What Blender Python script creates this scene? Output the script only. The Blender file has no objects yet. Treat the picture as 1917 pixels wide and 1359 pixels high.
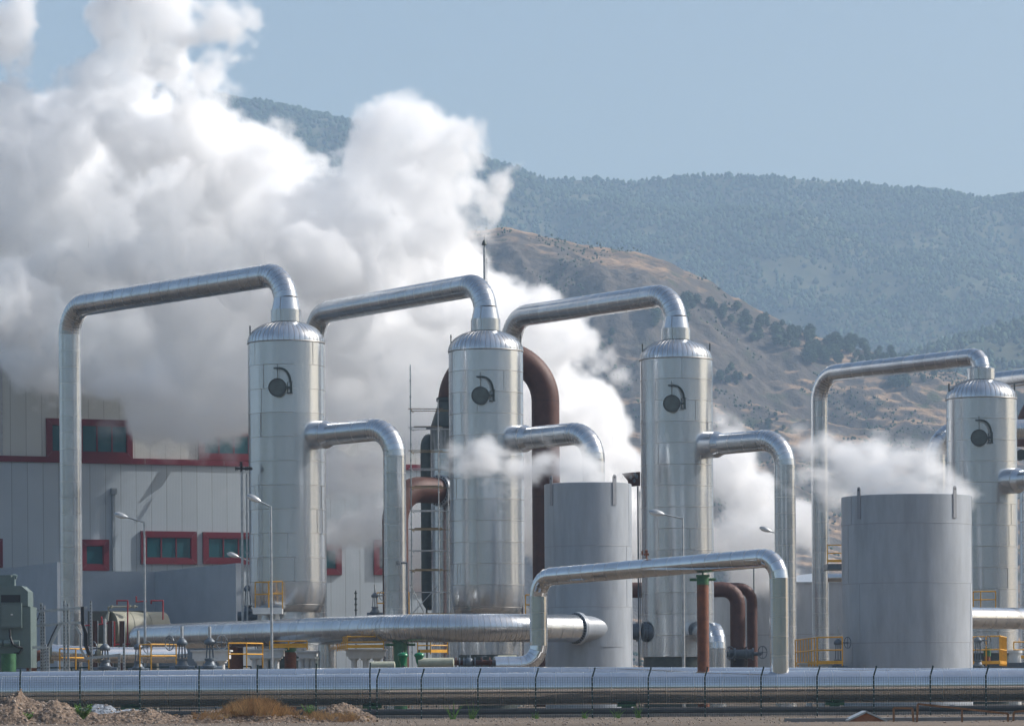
import bpy, math, random
import numpy as np
from mathutils import Vector, Matrix, noise as mn
S = bpy.context.scene
# ------------------------------------------------------------------ camera
W, H = 1917., 1359.
F, YH, ZC, ROLL = 6500., 1285., 1.3, math.radians(0.4)

def P(px, py, D):
    """point at forward distance D that the photograph shows at pixel (px, py)"""
    dx, dy = px - W / 2, py - H / 2
    cx = dx * math.cos(ROLL) - dy * math.sin(ROLL)
    cy = dx * math.sin(ROLL) + dy * math.cos(ROLL)
    return Vector((cx * D / F, D, ZC + (YH - H / 2 - cy) * D / F))

cam = bpy.data.cameras.new('camera')
co = bpy.data.objects.new('camera', cam)
S.collection.objects.link(co)
co.matrix_world = Matrix.Translation((0, 0, ZC)) @ Matrix.Rotation(math.pi / 2, 4, 'X') @ Matrix.Rotation(-ROLL, 4, 'Z')
cam.sensor_width = 36
cam.lens = 36 * F / W
cam.clip_start = 1
cam.clip_end = 30000
cam.shift_y = (YH - H / 2) / W * math.cos(ROLL)
cam.shift_x = -(YH - H / 2) / W * math.sin(ROLL)
S.camera = co
# ------------------------------------------------------------------ light
EL, AZ = math.radians(37), math.radians(12)
wd = bpy.data.worlds.new('World')
S.world = wd
wd.use_nodes = True
nt = wd.node_tree
sky = nt.nodes.new('ShaderNodeTexSky')
sky.sky_type = 'NISHITA'
sky.sun_disc = False
sky.sun_elevation = EL
sky.sun_rotation = math.pi / 2 - AZ
sky.air_density = 1.2
sky.dust_density = 3.4
sky.ozone_density = 0.9
bg = nt.nodes['Background']
bg.inputs[1].default_value = 0.098
nt.links.new(sky.outputs[0], bg.inputs[0])
sl = bpy.data.lights.new('sun', 'SUN')
sl.energy = 4.0
sl.angle = math.radians(.5)
sl.color = (1, .975, .95)
so = bpy.data.objects.new('sun', sl)
S.collection.objects.link(so)
sd = Vector((math.cos(EL) * math.cos(AZ), math.cos(EL) * math.sin(AZ), math.sin(EL)))
so.rotation_euler = sd.to_track_quat('Z', 'Y').to_euler()
S.view_settings.view_transform = 'Standard'
S.view_settings.look = 'None'
S.view_settings.exposure = 0.4
S.view_settings.gamma = 1
S.cycles.max_bounces = 38
S.cycles.volume_bounces = 36
S.cycles.diffuse_bounces = 3
S.cycles.glossy_bounces = 4
S.cycles.transparent_max_bounces = 8
S.cycles.use_denoising = True
S.cycles.use_adaptive_sampling = True
S.cycles.adaptive_threshold = .03
S.cycles.volume_step_rate = 2.0

# ------------------------------------------------------------------ materials
def mat(name, col, rough=.5, metal=0., var=0., vscale=3., bump=0., bscale=20., stretch=(1, 1, 1), spec=None, col2=None, tone=0., cut=(.35, .65), rvar=0.):
    m = bpy.data.materials.new(name)
    m.use_nodes = True
    t = m.node_tree
    N, L = t.nodes, t.links
    b = N['Principled BSDF']
    b.inputs['Base Color'].default_value = (*col, 1)
    b.inputs['Roughness'].default_value = rough
    b.inputs['Metallic'].default_value = metal
    if spec is not None:
        b.inputs['Specular IOR Level'].default_value = spec
    tc = N.new('ShaderNodeTexCoord')
    mp = N.new('ShaderNodeMapping')
    mp.inputs['Scale'].default_value = stretch
    L.new(tc.outputs['Object'], mp.inputs[0])
    src = None
    if var > 0 or col2 is not None:
        nz = N.new('ShaderNodeTexNoise')
        nz.inputs['Scale'].default_value = vscale
        nz.inputs['Detail'].default_value = 5
        nz.inputs['Roughness'].default_value = .65
        L.new(mp.outputs[0], nz.inputs['Vector'])
        mr = N.new('ShaderNodeMapRange')
        mr.inputs[1].default_value, mr.inputs[2].default_value = cut
        L.new(nz.outputs[0], mr.inputs[0])
        mx = N.new('ShaderNodeMix')
        mx.data_type = 'RGBA'
        a, c = (col, col2) if col2 is not None else (tuple(x * (1 - var) for x in col), tuple(min(1, x * (1 + var)) for x in col))
        mx.inputs[6].default_value = (*a, 1)
        mx.inputs[7].default_value = (*c, 1)
        L.new(mr.outputs[0], mx.inputs[0])
        src = mx.outputs[2]
        if rvar > 0:
            mr2 = N.new('ShaderNodeMapRange')
            mr2.inputs[3].default_value, mr2.inputs[4].default_value = rough - rvar, rough + rvar
            L.new(nz.outputs[0], mr2.inputs[0])
            mr2.inputs[1].default_value, mr2.inputs[2].default_value = .3, .7
            L.new(mr2.outputs[0], b.inputs['Roughness'])
    if tone > 0:
        at = N.new('ShaderNodeAttribute')
        at.attribute_name = 'tone'
        mr3 = N.new('ShaderNodeMapRange')
        mr3.inputs[3].default_value, mr3.inputs[4].default_value = 1 - tone, 1 + tone
        L.new(at.outputs['Fac'], mr3.inputs[0])
        vm = N.new('ShaderNodeVectorMath')
        vm.operation = 'SCALE'
        if src is not None:
            L.new(src, vm.inputs[0])
        else:
            vm.inputs[0].default_value = col
        L.new(mr3.outputs[0], vm.inputs[3])
        src = vm.outputs[0]
    if src is not None:
        L.new(src, b.inputs['Base Color'])
    if bump > 0:
        nb = N.new('ShaderNodeTexNoise')
        nb.inputs['Scale'].default_value = bscale
        nb.inputs['Detail'].default_value = 4
        L.new(mp.outputs[0], nb.inputs['Vector'])
        bp = N.new('ShaderNodeBump')
        bp.inputs['Strength'].default_value = 1
        bp.inputs['Distance'].default_value = bump
        L.new(nb.outputs[0], bp.inputs['Height'])
        L.new(bp.outputs[0], b.inputs['Normal'])
    return m

M = {}
M['clad'] = mat('aluminium_cladding', (.56, .59, .62), .23, .82, var=.07, vscale=1.1, stretch=(1, 1, .04), tone=.05, rvar=.04)
M['pipeclad'] = mat('pipe_cladding', (.54, .57, .60), .22, .85, var=.05, vscale=1.0, tone=.07, rvar=.04)
M['shiny'] = mat('polished_pipe_cladding', (.64, .66, .68), .075, .93, var=.05, vscale=1.0, tone=.04, rvar=.03)
M['seam'] = mat('cladding_joint', (.36, .345, .33), .45, .8)
M['seamb'] = mat('bright_cladding_joint', (.8, .78, .75), .3, 1)
M['paint'] = mat('grey_tank_paint', (.335, .365, .40), .36, 0, var=.12, vscale=1.4, stretch=(1, 1, .2), bump=.004, bscale=.9, rvar=.06)
M['weld'] = mat('tank_weld', (.26, .27, .29), .5)
M['rust'] = mat('rusted_steel', (.06, .022, .016), .6, .1, col2=(.10, .038, .026), vscale=2.2, bump=.01, bscale=9, cut=(.3, .75))
M['orust'] = mat('orange_rust', (.11, .038, .02), .7, 0, col2=(.20, .07, .032), vscale=3, bump=.008, bscale=12)
M['dark'] = mat('dark_green_grey_paint', (.055, .07, .067), .5, .1, var=.2, vscale=3)
M['hatch'] = mat('grey_hatch_paint', (.10, .12, .115), .45, .1, var=.2, vscale=3)
M['black'] = mat('black_steel', (.02, .02, .022), .5, .2, var=.2)
M['bolt'] = mat('rusty_bolts', (.025, .02, .018), .6, .3)
M['galv'] = mat('galvanised_steel', (.42, .44, .45), .45, .55, var=.18, vscale=6)
M['yellow'] = mat('yellow_paint', (.72, .36, .025), .45, 0, var=.12, vscale=5)
M['green'] = mat('green_paint', (.035, .12, .05), .45, 0, var=.2, vscale=4)
M['bgreen'] = mat('bright_green_enamel', (.012, .17, .07), .25, 0)
M['tgreen'] = mat('sea_green_cabinet_paint', (.115, .155, .148), .42, 0, var=.07, vscale=2)
M['red'] = mat('red_paint', (.28, .015, .02), .4)
M['bluegrey'] = mat('blue_grey_valve_paint', (.10, .125, .15), .45, .1, var=.15, vscale=5)
M['white'] = mat('off_white_paint', (.62, .62, .60), .55, var=.08, vscale=2)
M['beige'] = mat('khaki_tank_paint', (.30, .29, .22), .5, var=.08, vscale=2)
M['lag'] = mat('canvas_lagging', (.40, .41, .32), .9, bump=.02, bscale=30, var=.12)
M['maroon'] = mat('maroon_trim', (.13, .010, .024), .42, var=.06, vscale=1)
M['teal'] = mat('teal_window_glass', (.02, .09, .11), .12, 0, spec=.5)
M['concrete'] = mat('painted_concrete', (.37, .41, .45), .8, var=.06, vscale=.6, bump=.01, bscale=3)
M['glasslamp'] = mat('lamp_glass', (.75, .77, .78), .25, 0)
M['fence'] = mat('dark_green_fence_coating', (.008, .035, .03), .5)
M['wood'] = mat('rusty_brown_frame', (.24, .12, .055), .75, var=.25, vscale=6)
M['brick'] = mat('orange_brick', (.40, .17, .09), .8, var=.15, vscale=8)
M['cable'] = mat('black_cable', (.015, .015, .017), .5)
M['platform'] = mat('wooden_scaffold_boards', (.20, .15, .08), .8, var=.2, vscale=6)

def wall_mat(name, col, seam=1.15):
    m = bpy.data.materials.new(name)
    m.use_nodes = True
    N, L = m.node_tree.nodes, m.node_tree.links
    b = N['Principled BSDF']
    b.inputs['Roughness'].default_value = .5
    uv = N.new('ShaderNodeUVMap')
    sp = N.new('ShaderNodeSeparateXYZ')
    L.new(uv.outputs[0], sp.inputs[0])
    def mth(op, a, b_=None):
        x = N.new('ShaderNodeMath'); x.operation = op
        for i, v in enumerate((a, b_)):
            if v is None: continue
            if isinstance(v, (int, float)): x.inputs[i].default_value = v
            else: L.new(v, x.inputs[i])
        return x.outputs[0]
    fr = mth('FRACT', mth('DIVIDE', sp.outputs[0], seam))
    line = mth('LESS_THAN', fr, .045)
    rib = mth('SINE', mth('MULTIPLY', sp.outputs[0], 2 * math.pi / .115))
    nz = N.new('ShaderNodeTexNoise'); nz.inputs['Scale'].default_value = .35; nz.inputs['Detail'].default_value = 4
    L.new(uv.outputs[0], nz.inputs['Vector'])
    wn = N.new('ShaderNodeTexWhiteNoise'); wn.noise_dimensions = '1D'
    L.new(mth('FLOOR', mth('DIVIDE', sp.outputs[0], seam)), wn.inputs['W'])
    k = mth('ADD', mth('MULTIPLY', nz.outputs[0], .14), mth('MULTIPLY', wn.outputs[0], .06))
    k = mth('ADD', k, .90)
    k = mth('SUBTRACT', k, mth('MULTIPLY', line, .35))
    k = mth('ADD', k, mth('MULTIPLY', rib, .012))
    vm = N.new('ShaderNodeVectorMath'); vm.operation = 'SCALE'; vm.inputs[0].default_value = col
    L.new(k, vm.inputs[3]); L.new(vm.outputs[0], b.inputs['Base Color'])
    bp = N.new('ShaderNodeBump'); bp.inputs['Distance'].default_value = .0012
    L.new(mth('SUBTRACT', rib, mth('MULTIPLY', line, 4)), bp.inputs['Height']); L.new(bp.outputs[0], b.inputs['Normal'])
    return m
M['ribwall'] = wall_mat('blue_grey_ribbed_cladding', (.38, .435, .48))
M['cream'] = wall_mat('cream_ribbed_cladding', (.50, .52, .50))

# ------------------------------------------------------------------ mesh builder
class MB:
    def __init__(self):
        self.v, self.f, self.mi, self.sm, self.tn, self.uv = [], [], [], [], [], {}
    def add(self, vs, fs, mi=0, smooth=False, tone=.5):
        o = len(self.v)
        self.v += [tuple(x) for x in vs]
        for f in fs:
            self.f.append(tuple(i + o for i in f)); self.mi.append(mi); self.sm.append(smooth); self.tn.append(tone)
        return self
    def box(self, lo, hi, mi=0):
        x0, y0, z0 = lo; x1, y1, z1 = hi
        vs = [(x0, y0, z0), (x1, y0, z0), (x1, y1, z0), (x0, y1, z0), (x0, y0, z1), (x1, y0, z1), (x1, y1, z1), (x0, y1, z1)]
        return self.add(vs, [(0, 3, 2, 1), (4, 5, 6, 7), (0, 1, 5, 4), (1, 2, 6, 5), (2, 3, 7, 6), (3, 0, 4, 7)], mi)
    def obox(self, c, ax, ay, az, mi=0):
        """box by centre and half-axis vectors"""
        c = Vector(c); ax, ay, az = Vector(ax), Vector(ay), Vector(az)
        vs = [c + ax * i + ay * j + az * k for k in (-1, 1) for j, i in ((-1, -1), (-1, 1), (1, 1), (1, -1))]
        return self.add(vs, [(0, 3, 2, 1), (4, 5, 6, 7), (0, 1, 5, 4), (1, 2, 6, 5), (2, 3, 7, 6), (3, 0, 4, 7)], mi)
    def bar(self, a, b, w, h=None, mi=0):
        a, b = Vector(a), Vector(b); h = h or w
        d = (b - a); L = d.length
        if L < 1e-6: return self
        d.normalize()
        up = Vector((0, 0, 1)) if abs(d.z) < .95 else Vector((0, 1, 0))
        s = d.cross(up).normalized(); u = s.cross(d).normalized()
        return self.obox((a + b) / 2, d * L / 2, s * w / 2, u * h / 2, mi)
    def cyl(self, a, b, r0, r1=None, n=12, mi=0, caps=True, tone=.5):
        a, b = Vector(a), Vector(b); r1 = r0 if r1 is None else r1
        d = (b - a).normalized()
        up = Vector((0, 0, 1)) if abs(d.z) < .95 else Vector((0, 1, 0))
        s = d.cross(up).normalized(); u = s.cross(d).normalized()
        vs = []
        for c, r in ((a, r0), (b, r1)):
            for i in range(n):
                t = 2 * math.pi * i / n
                vs.append(c + s * math.cos(t) * r + u * math.sin(t) * r)
        self.add(vs, [(i, (i + 1) % n, n + (i + 1) % n, n + i) for i in range(n)], mi, n > 6, tone)
        if caps:
            self.add(vs, [tuple(range(n - 1, -1, -1)), tuple(range(n, 2 * n))], mi, False, tone)
        return self
    def lathe(self, c, prof, n=64, mi=0, tone=.5, smooth=True, wob=None):
        """profile of (r, z) about a vertical axis at c"""
        vs = []
        for r, z in prof:
            for i in range(n):
                t = 2 * math.pi * i / n
                rr = r + (wob(t, z) if wob else 0)
                vs.append((c[0] + rr * math.cos(t), c[1] + rr * math.sin(t), z))
        fs = []
        for k in range(len(prof) - 1):
            for i in range(n):
                j = (i + 1) % n
                fs.append((k * n + i, k * n + j, (k + 1) * n + j, (k + 1) * n + i))
        return self.add(vs, fs, mi, smooth, tone)
    def sphere(self, c, r, n=12, m=8, mi=0, jit=0, sq=(1, 1, 1)):
        vs = []
        for k in range(m + 1):
            ph = math.pi * k / m
            for i in range(n):
                t = 2 * math.pi * i / n
                j = 1 + random.uniform(-jit, jit)
                vs.append((c[0] + r * sq[0] * j * math.sin(ph) * math.cos(t), c[1] + r * sq[1] * j * math.sin(ph) * math.sin(t), c[2] + r * sq[2] * j * math.cos(ph)))
        fs = [(k * n + i, (k + 1) * n + i, (k + 1) * n + (i + 1) % n, k * n + (i + 1) % n) for k in range(m) for i in range(n)]
        return self.add(vs, fs, mi, jit == 0)

C = S.collection
def wloc(o):
    v = Vector((0, 0, 0))
    while o is not None:
        v += o.location; o = o.parent
    return v
def tag(o, label=None, cat=None, group=None, kind=None):
    if label: o['label'] = label
    if cat: o['category'] = cat
    if group: o['group'] = group
    if kind: o['kind'] = kind
    return o
def build(name, mb, mats, parent=None, loc=None):
    me = bpy.data.meshes.new(name)
    if parent is not None:
        off = wloc(parent)
    else:
        off = Vector(loc) if loc is not None else Vector((0, 0, 0))
    va = np.array(mb.v, dtype=float) - np.array(off)
    me.from_pydata([tuple(x) for x in va], [], mb.f)
    if not isinstance(mats, (list, tuple)): mats = [mats]
    for m in mats: me.materials.append(m)
    me.polygons.foreach_set('material_index', mb.mi)
    me.polygons.foreach_set('use_smooth', mb.sm)
    a = me.attributes.new('tone', 'FLOAT', 'FACE')
    a.data.foreach_set('value', mb.tn)
    me.update()
    o = bpy.data.objects.new(name, me)
    C.objects.link(o)
    if parent is not None:
        o.parent = parent
    else:
        o.location = off
    return o
def thing(name, label, cat, loc, group=None):
    o = bpy.data.objects.new(name, None)
    o.empty_display_size = .5
    C.objects.link(o)
    o.location = loc
    return tag(o, label, cat, group)

def path_round(pts, rad):
    """polyline -> list of ('L',a,b) and ('A',[pts])"""
    out = []
    cur = Vector(pts[0])
    for i in range(1, len(pts) - 1):
        p, q, r = Vector(pts[i - 1]), Vector(pts[i]), Vector(pts[i + 1])
        d0, d1 = (q - p).normalized(), (r - q).normalized()
        ang = d0.angle(d1)
        R = rad[i - 1] if isinstance(rad, (list, tuple)) else rad
        if ang < .01: continue
        t = R * math.tan(ang / 2)
        a, b = q - d0 * t, q + d1 * t
        nrm = (d1 - d0 * d0.dot(d1)).normalized()
        cen = a + nrm * R
        out.append(('L', cur, a))
        k = max(3, int(R * ang / .27))
        arc = []
        for j in range(k + 1):
            th = ang * j / k
            arc.append(cen - nrm * R * math.cos(th) + d0 * R * math.sin(th))
        out.append(('A', arc))
        cur = b
    out.append(('L', cur, Vector(pts[-1])))
    return out

def pipe_mb(pts, r, rad=1.7, band=.95, seam=True, n=36, ends=True, sd=0, swid=.015, rnd=.0025, axial=True):
    """clad pipe: slightly uneven bands with real raised joint rings (material 1)"""
    rng = random.Random(sd)
    mb = MB()
    segs = path_round(pts, rad)
    rings = []            # (pos, is_seam)
    for s in segs:
        if s[0] == 'L':
            L = (s[2] - s[1]).length
            k = max(1, round(L / band))
            for j in range(k + 1):
                rings.append(s[1] + (s[2] - s[1]) * j / k)
        else:
            rings += s[1][1:-1] if len(s[1]) > 2 else []
    pp = [rings[0]]
    for q in rings[1:]:
        if (q - pp[-1]).length > .02: pp.append(q)
    m = len(pp)
    tang = []
    for i in range(m):
        a = pp[max(0, i - 1)]; b = pp[min(m - 1, i + 1)]
        tang.append((b - a).normalized())
    u = tang[0].cross(Vector((0, 0, 1)) if abs(tang[0].z) < .9 else Vector((0, 1, 0))).normalized()
    fr = []
    for i in range(m):
        t = tang[i]
        u = (u - t * u.dot(t)).normalized()
        fr.append((u.copy(), t.cross(u).normalized()))
    def ring(i, rr, off=0.):
        c = pp[i] + tang[i] * off
        a, b = fr[i]
        return [c + a * math.cos(2 * math.pi * k / n) * rr + b * math.sin(2 * math.pi * k / n) * rr for k in range(n)]
    for i in range(m - 1):
        tn = rng.random()
        e = rng.uniform(-rnd, rnd)
        vs = ring(i, r + e + .003) + ring(i + 1, r + e)
        mb.add(vs, [(k, (k + 1) % n, n + (k + 1) % n, n + k) for k in range(n)], 0, True, tn)
        if axial and (pp[i + 1] - pp[i]).length > .5:
            th = rng.choice((.9, 2.2, 3.9, 5.3)) + rng.uniform(-.2, .2)
            a, b = fr[i]
            w = swid * .55 / r
            q = [pp[i + x] + (a * math.cos(th + y) + b * math.sin(th + y)) * (r + .009) for x, y in ((0, -w), (1, -w), (1, w), (0, w))]
            mb.add(q, [(0, 1, 2, 3)], 1)
    if seam:
        for i in range(1, m - 1):
            w = swid / 2
            vs = ring(i, r - .004, -w) + ring(i, r + .007, -w * .8) + ring(i, r + .007, w * .8) + ring(i, r - .004, w)
            mb.add(vs, [(j * n + k, j * n + (k + 1) % n, (j + 1) * n + (k + 1) % n, (j + 1) * n + k) for j in range(3) for k in range(n)], 1, False)
    if ends:
        mb.add(ring(0, r), [tuple(range(n))[::-1]]); mb.add(ring(m - 1, r), [tuple(range(n))])
    return mb

def flange_mb(c, d, r, th=.12, bolts=20, mb=None, n=32):
    """flange pair with a ring of bolts; material 0 plate, 1 bolts"""
    mb = mb or MB()
    c, d = Vector(c), Vector(d).normalized()
    mb.cyl(c - d * th, c - d * .012, r, n=n); mb.cyl(c + d * .012, c + d * th, r, n=n)
    up = Vector((0, 0, 1)) if abs(d.z) < .95 else Vector((0, 1, 0))
    s = d.cross(up).normalized(); u = s.cross(d)
    for i in range(bolts):
        t = 2 * math.pi * i / bolts
        q = c + (s * math.cos(t) + u * math.sin(t)) * r * .9
        mb.cyl(q - d * (th + .05), q + d * (th + .05), r * .045, n=6, mi=1)
    return mb

# ================================================================== SETTING: ground
def heightgrid(name, xs, ys, fn, mats):
    nx, ny = len(xs), len(ys)
    v = np.array([(x, y, fn(x, y)) for y in ys for x in xs])
    i = np.arange(nx * ny).reshape(ny, nx)
    f = np.stack([i[:-1, :-1], i[:-1, 1:], i[1:, 1:], i[1:, :-1]], -1).reshape(-1, 4)
    me = bpy.data.meshes.new(name)
    me.from_pydata(v.tolist(), [], f.tolist())
    me.polygons.foreach_set('use_smooth', [True] * len(f))
    for m in mats: me.materials.append(m)
    o = bpy.data.objects.new(name, me)
    C.objects.link(o)
    return o

def ground_mat():
    m = bpy.data.materials.new('plant_ground')
    m.use_nodes = True
    N, L = m.node_tree.nodes, m.node_tree.links
    b = N['Principled BSDF']; b.inputs['Roughness'].default_value = .95
    tc = N.new('ShaderNodeTexCoord')
    n1 = N.new('ShaderNodeTexNoise'); n1.inputs['Scale'].default_value = .05; n1.inputs['Detail'].default_value = 8
    n2 = N.new('ShaderNodeTexNoise'); n2.inputs['Scale'].default_value = 4; n2.inputs['Detail'].default_value = 6; n2.inputs['Roughness'].default_value = .7
    L.new(tc.outputs['Object'], n1.inputs['Vector']); L.new(tc.outputs['Object'], n2.inputs['Vector'])
    r1 = N.new('ShaderNodeValToRGB')
    r1.color_ramp.elements[0].position = .35; r1.color_ramp.elements[0].color = (.11, .085, .06, 1)
    r1.color_ramp.elements[1].position = .65; r1.color_ramp.elements[1].color = (.20, .155, .115, 1)
    L.new(n1.outputs[0], r1.inputs[0])
    mx = N.new('ShaderNodeMix'); mx.data_type = 'RGBA'; mx.blend_type = 'MULTIPLY'; mx.inputs[0].default_value = .6
    r2 = N.new('ShaderNodeValToRGB'); r2.color_ramp.elements[0].color = (.45, .42, .4, 1); r2.color_ramp.elements[0].position = .3; r2.color_ramp.elements[1].position = .7
    L.new(n2.outputs[0], r2.inputs[0]); L.new(r1.outputs[0], mx.inputs[6]); L.new(r2.outputs[0], mx.inputs[7]); L.new(mx.outputs[2], b.inputs['Base Color'])
    bp = N.new('ShaderNodeBump'); bp.inputs['Distance'].default_value = .06; L.new(n2.outputs[0], bp.inputs['Height']); L.new(bp.outputs[0], b.inputs['Normal'])
    return m
M['ground'] = ground_mat()
gx = [-2600, -1500, -800, -400, -200, -100, -50] + list(np.linspace(-25, 25, 26)) + [50, 100, 200, 400, 800, 1500, 2600]
gy = [-1500, -800, -400, -200, -80, 0, 60] + list(np.linspace(110, 150, 30)) + [180, 240, 400, 800, 1500, 2500, 4000, 5200]
tag(heightgrid('ground', gx, gy, lambda x, y: 0.03 * mn.noise(Vector((x * .3, y * .3, 0))) if 105 < y < 155 and abs(x) < 30 else 0, [M['ground']]), kind='structure')
# concrete kerb strip between fence and pipes
mb = MB(); mb.box((-6, 146.2, -.1), (30, 146.7, .13))
tag(build('kerb', mb, mat('kerb_concrete', (.22, .21, .20), .85, var=.2, vscale=3)), kind='structure')

# ---- hills
M['reflhill'] = mat('added_reflection_woods', (.035, .055, .035), .95, 0, col2=(.10, .10, .06), vscale=.01, spec=.1)  # woods colour of the unseen hills added for the metal to reflect
def refl_h(x, y):
    d = math.hypot(x + 200, y)
    return max(-5, 230 * math.exp(-((d - 1250) / 330.) ** 2) * (.75 + .4 * mn.noise(Vector((x / 500., y / 500., 4)))) + 12 * mn.noise(Vector((x / 90., y / 90., 1))) - 12)
def interp(px, tab):
    if px <= tab[0][0]: return tab[0][1]
    for (a, ya), (b, yb) in zip(tab, tab[1:]):
        if px <= b:
            t = (px - a) / (b - a); t = t * t * (3 - 2 * t) * .4 + t * .6
            return ya + (yb - ya) * t
    return tab[-1][1]
def fbm(x, y, s, o=4, seed=0.):
    return mn.fractal(Vector((x / s, y / s, seed)), 1.0, 2.0, o, noise_basis='PERLIN_ORIGINAL')
def rdg(x, y, s, o=4, seed=0.):
    return mn.ridged_multi_fractal(Vector((x / s, y / s, seed)), 1.0, 2.1, o, 1.0, 2.0, noise_basis='PERLIN_ORIGINAL') - 1.1
def ridge_z(px, ytab, D):
    y = interp(px, ytab)
    return P(px, y, D).z
BR = [(200, 640), (500, 560), (700, 470), (860, 432), (950, 420), (1030, 440), (1100, 455), (1190, 466), (1240, 482), (1310, 510), (1380, 548), (1430, 575), (1500, 612), (1560, 634), (1640, 655), (1700, 672), (1760, 690), (1850, 712), (2000, 750), (2300, 830)]
BYR = 1950.
def rockmask(x, y):
    px = W / 2 + x * F / BYR; d = (BYR - y) / 620.
    a = max(0, 1 - abs((px - 1080) / 330.) ** 3) * max(0, 1 - abs((d - .19 - (px - 1080) * .0001) / .17) ** 3)
    b = max(0, 1 - abs((px - 1440) / 150.) ** 3) * max(0, 1 - abs((d - .13) / .09) ** 2)
    return max(0, min(1, (max(a, b) + .9 * fbm(x, y, 45, 4, 12)) * 2 - .9)) if max(a, b) > 0 else 0
def brown_h(x, y):
    px = W / 2 + x * F / BYR + 1
    Hh = ridge_z(px, BR, BYR)
    yr = BYR
    d = (yr - y) / 620.
    if d < 0:
        return Hh * max(0, 1 + d * 1.1) + 4 * fbm(x, y, 60)
    am = min(1, d * 9)
    w = 90 * fbm(x, y, 210, 3, 7) * am          # spurs and gullies
    d2 = max(0, d + w / 620.)
    z = Hh * max(0., 1 - d2) ** 1.12
    z += am * (9 * rdg(x + .3 * y, y, 75, 5, 3) + 3.0 * rdg(x, y, 22, 4, 5)) * (1 if d < .9 else max(0, (1 - d) * 10)) * .8
    z += 1.2 * fbm(x, y, 9, 3, 2) * (1 if d < .95 else 0)
    k = rockmask(x, y)
    if k > 0: z += k * (5.5 * rdg(x, y * .6, 26, 4, 8) - 2)
    return max(-2, z)
FR = [(-400, 260), (-100, 200), (150, 172), (310, 160), (400, 172), (480, 190), (600, 207), (680, 222), (800, 255), (880, 280), (960, 303), (1030, 330), (1100, 328), (1180, 334), (1280, 322), (1420, 321), (1560, 331), (1700, 346), (1860, 363), (1917, 359), (2050, 368), (2400, 400)]
FYR = 4200.
def far_h(x, y):
    px = W / 2 + x * F / FYR
    Hh = ridge_z(px, FR, FYR) - 6
    d = (FYR - y) / 1900.
    if d < 0:
        return Hh * max(0, 1 + d * 1.5)
    am = min(1, d * 8)
    w = 230 * fbm(x + .4 * y, y, 520, 3, 3) * am
    z = Hh * max(0, 1 - max(0, d + w / 1900.)) ** 1.05
    z += am * (22 * rdg(x, y, 260, 4, 9) + 8 * fbm(x, y, 60, 3, 4))
    return max(-5, z)
RR = [(1450, 900), (1560, 760), (1640, 690), (1700, 655), (1780, 630), (1860, 605), (1917, 588), (2000, 565), (2300, 520)]
RYR = 2700.
def right_h(x, y):
    px = W / 2 + x * F / RYR
    Hh = ridge_z(px, RR, RYR) - 4
    d = (RYR - y) / 600.
    if d < 0:
        return Hh * max(0, 1 + d * 1.3)
    am = min(1, d * 8)
    z = Hh * max(0, 1 - max(0, d + .12 * am * fbm(x, y, 200, 3, 6)))
    z += am * (8 * rdg(x, y, 110, 4, 2))
    return max(-5, z)

def hill_mat(name, tan, dark, scrub, s1, s2, s3, thr):
    m = bpy.data.materials.new(name)
    m.use_nodes = True
    N, L = m.node_tree.nodes, m.node_tree.links
    b = N['Principled BSDF']; b.inputs['Roughness'].default_value = 1; b.inputs['Specular IOR Level'].default_value = .1
    tc = N.new('ShaderNodeTexCoord'); ge = N.new('ShaderNodeNewGeometry')
    def nz(s, d=6, st=(1, 1, 1)):
        mp = N.new('ShaderNodeMapping'); mp.inputs['Scale'].default_value = st
        L.new(tc.outputs['Object'], mp.inputs[0])
        x = N.new('ShaderNodeTexNoise'); x.inputs['Scale'].default_value = s; x.inputs['Detail'].default_value = d; x.inputs['Roughness'].default_value = .65
        L.new(mp.outputs[0], x.inputs['Vector']); return x.outputs[0]
    def ramp(v, a, c):
        r = N.new('ShaderNodeMapRange'); r.inputs[1].default_value, r.inputs[2].default_value = a, c
        L.new(v, r.inputs[0]); return r.outputs[0]
    def mix(f, a, c):
        x = N.new('ShaderNodeMix'); x.data_type = 'RGBA'; L.new(f, x.inputs[0])
        for k, v in ((6, a), (7, c)):
            if isinstance(v, tuple): x.inputs[k].default_value = (*v, 1)
            else: L.new(v, x.inputs[k])
        return x.outputs[2]
    c = mix(ramp(nz(s1, 8, (1, 1, 2.5)), .4, .62), tan, tuple(.62 * q for q in tan))
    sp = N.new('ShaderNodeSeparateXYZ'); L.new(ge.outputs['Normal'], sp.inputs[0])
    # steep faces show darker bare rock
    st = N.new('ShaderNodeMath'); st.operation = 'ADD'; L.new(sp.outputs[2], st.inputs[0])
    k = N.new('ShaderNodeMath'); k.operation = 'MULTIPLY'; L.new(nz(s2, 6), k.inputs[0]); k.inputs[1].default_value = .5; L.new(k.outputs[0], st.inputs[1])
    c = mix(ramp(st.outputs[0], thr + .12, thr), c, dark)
    c = mix(ramp(nz(s3, 7), .56, .63), c, scrub)
    ra_ = N.new('ShaderNodeAttribute'); ra_.attribute_name = 'rock'
    c = mix(ra_.outputs['Fac'], c, mix(ramp(nz(s3 * 3, 6), .4, .6), tuple(.6 * q for q in dark), tuple(1.3 * q for q in dark)))
    L.new(c, b.inputs['Base Color'])
    bp = N.new('ShaderNodeBump'); bp.inputs['Distance'].default_value = 2.6; L.new(nz(s3 * 2.2, 6), bp.inputs['Height']); L.new(bp.outputs[0], b.inputs['Normal'])
    return m
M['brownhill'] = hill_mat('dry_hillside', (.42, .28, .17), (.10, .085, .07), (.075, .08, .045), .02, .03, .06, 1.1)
M['farhill'] = hill_mat('wooded_hillside', (.12, .12, .065), (.075, .08, .05), (.06, .075, .04), .006, .01, .03, .9)
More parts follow.
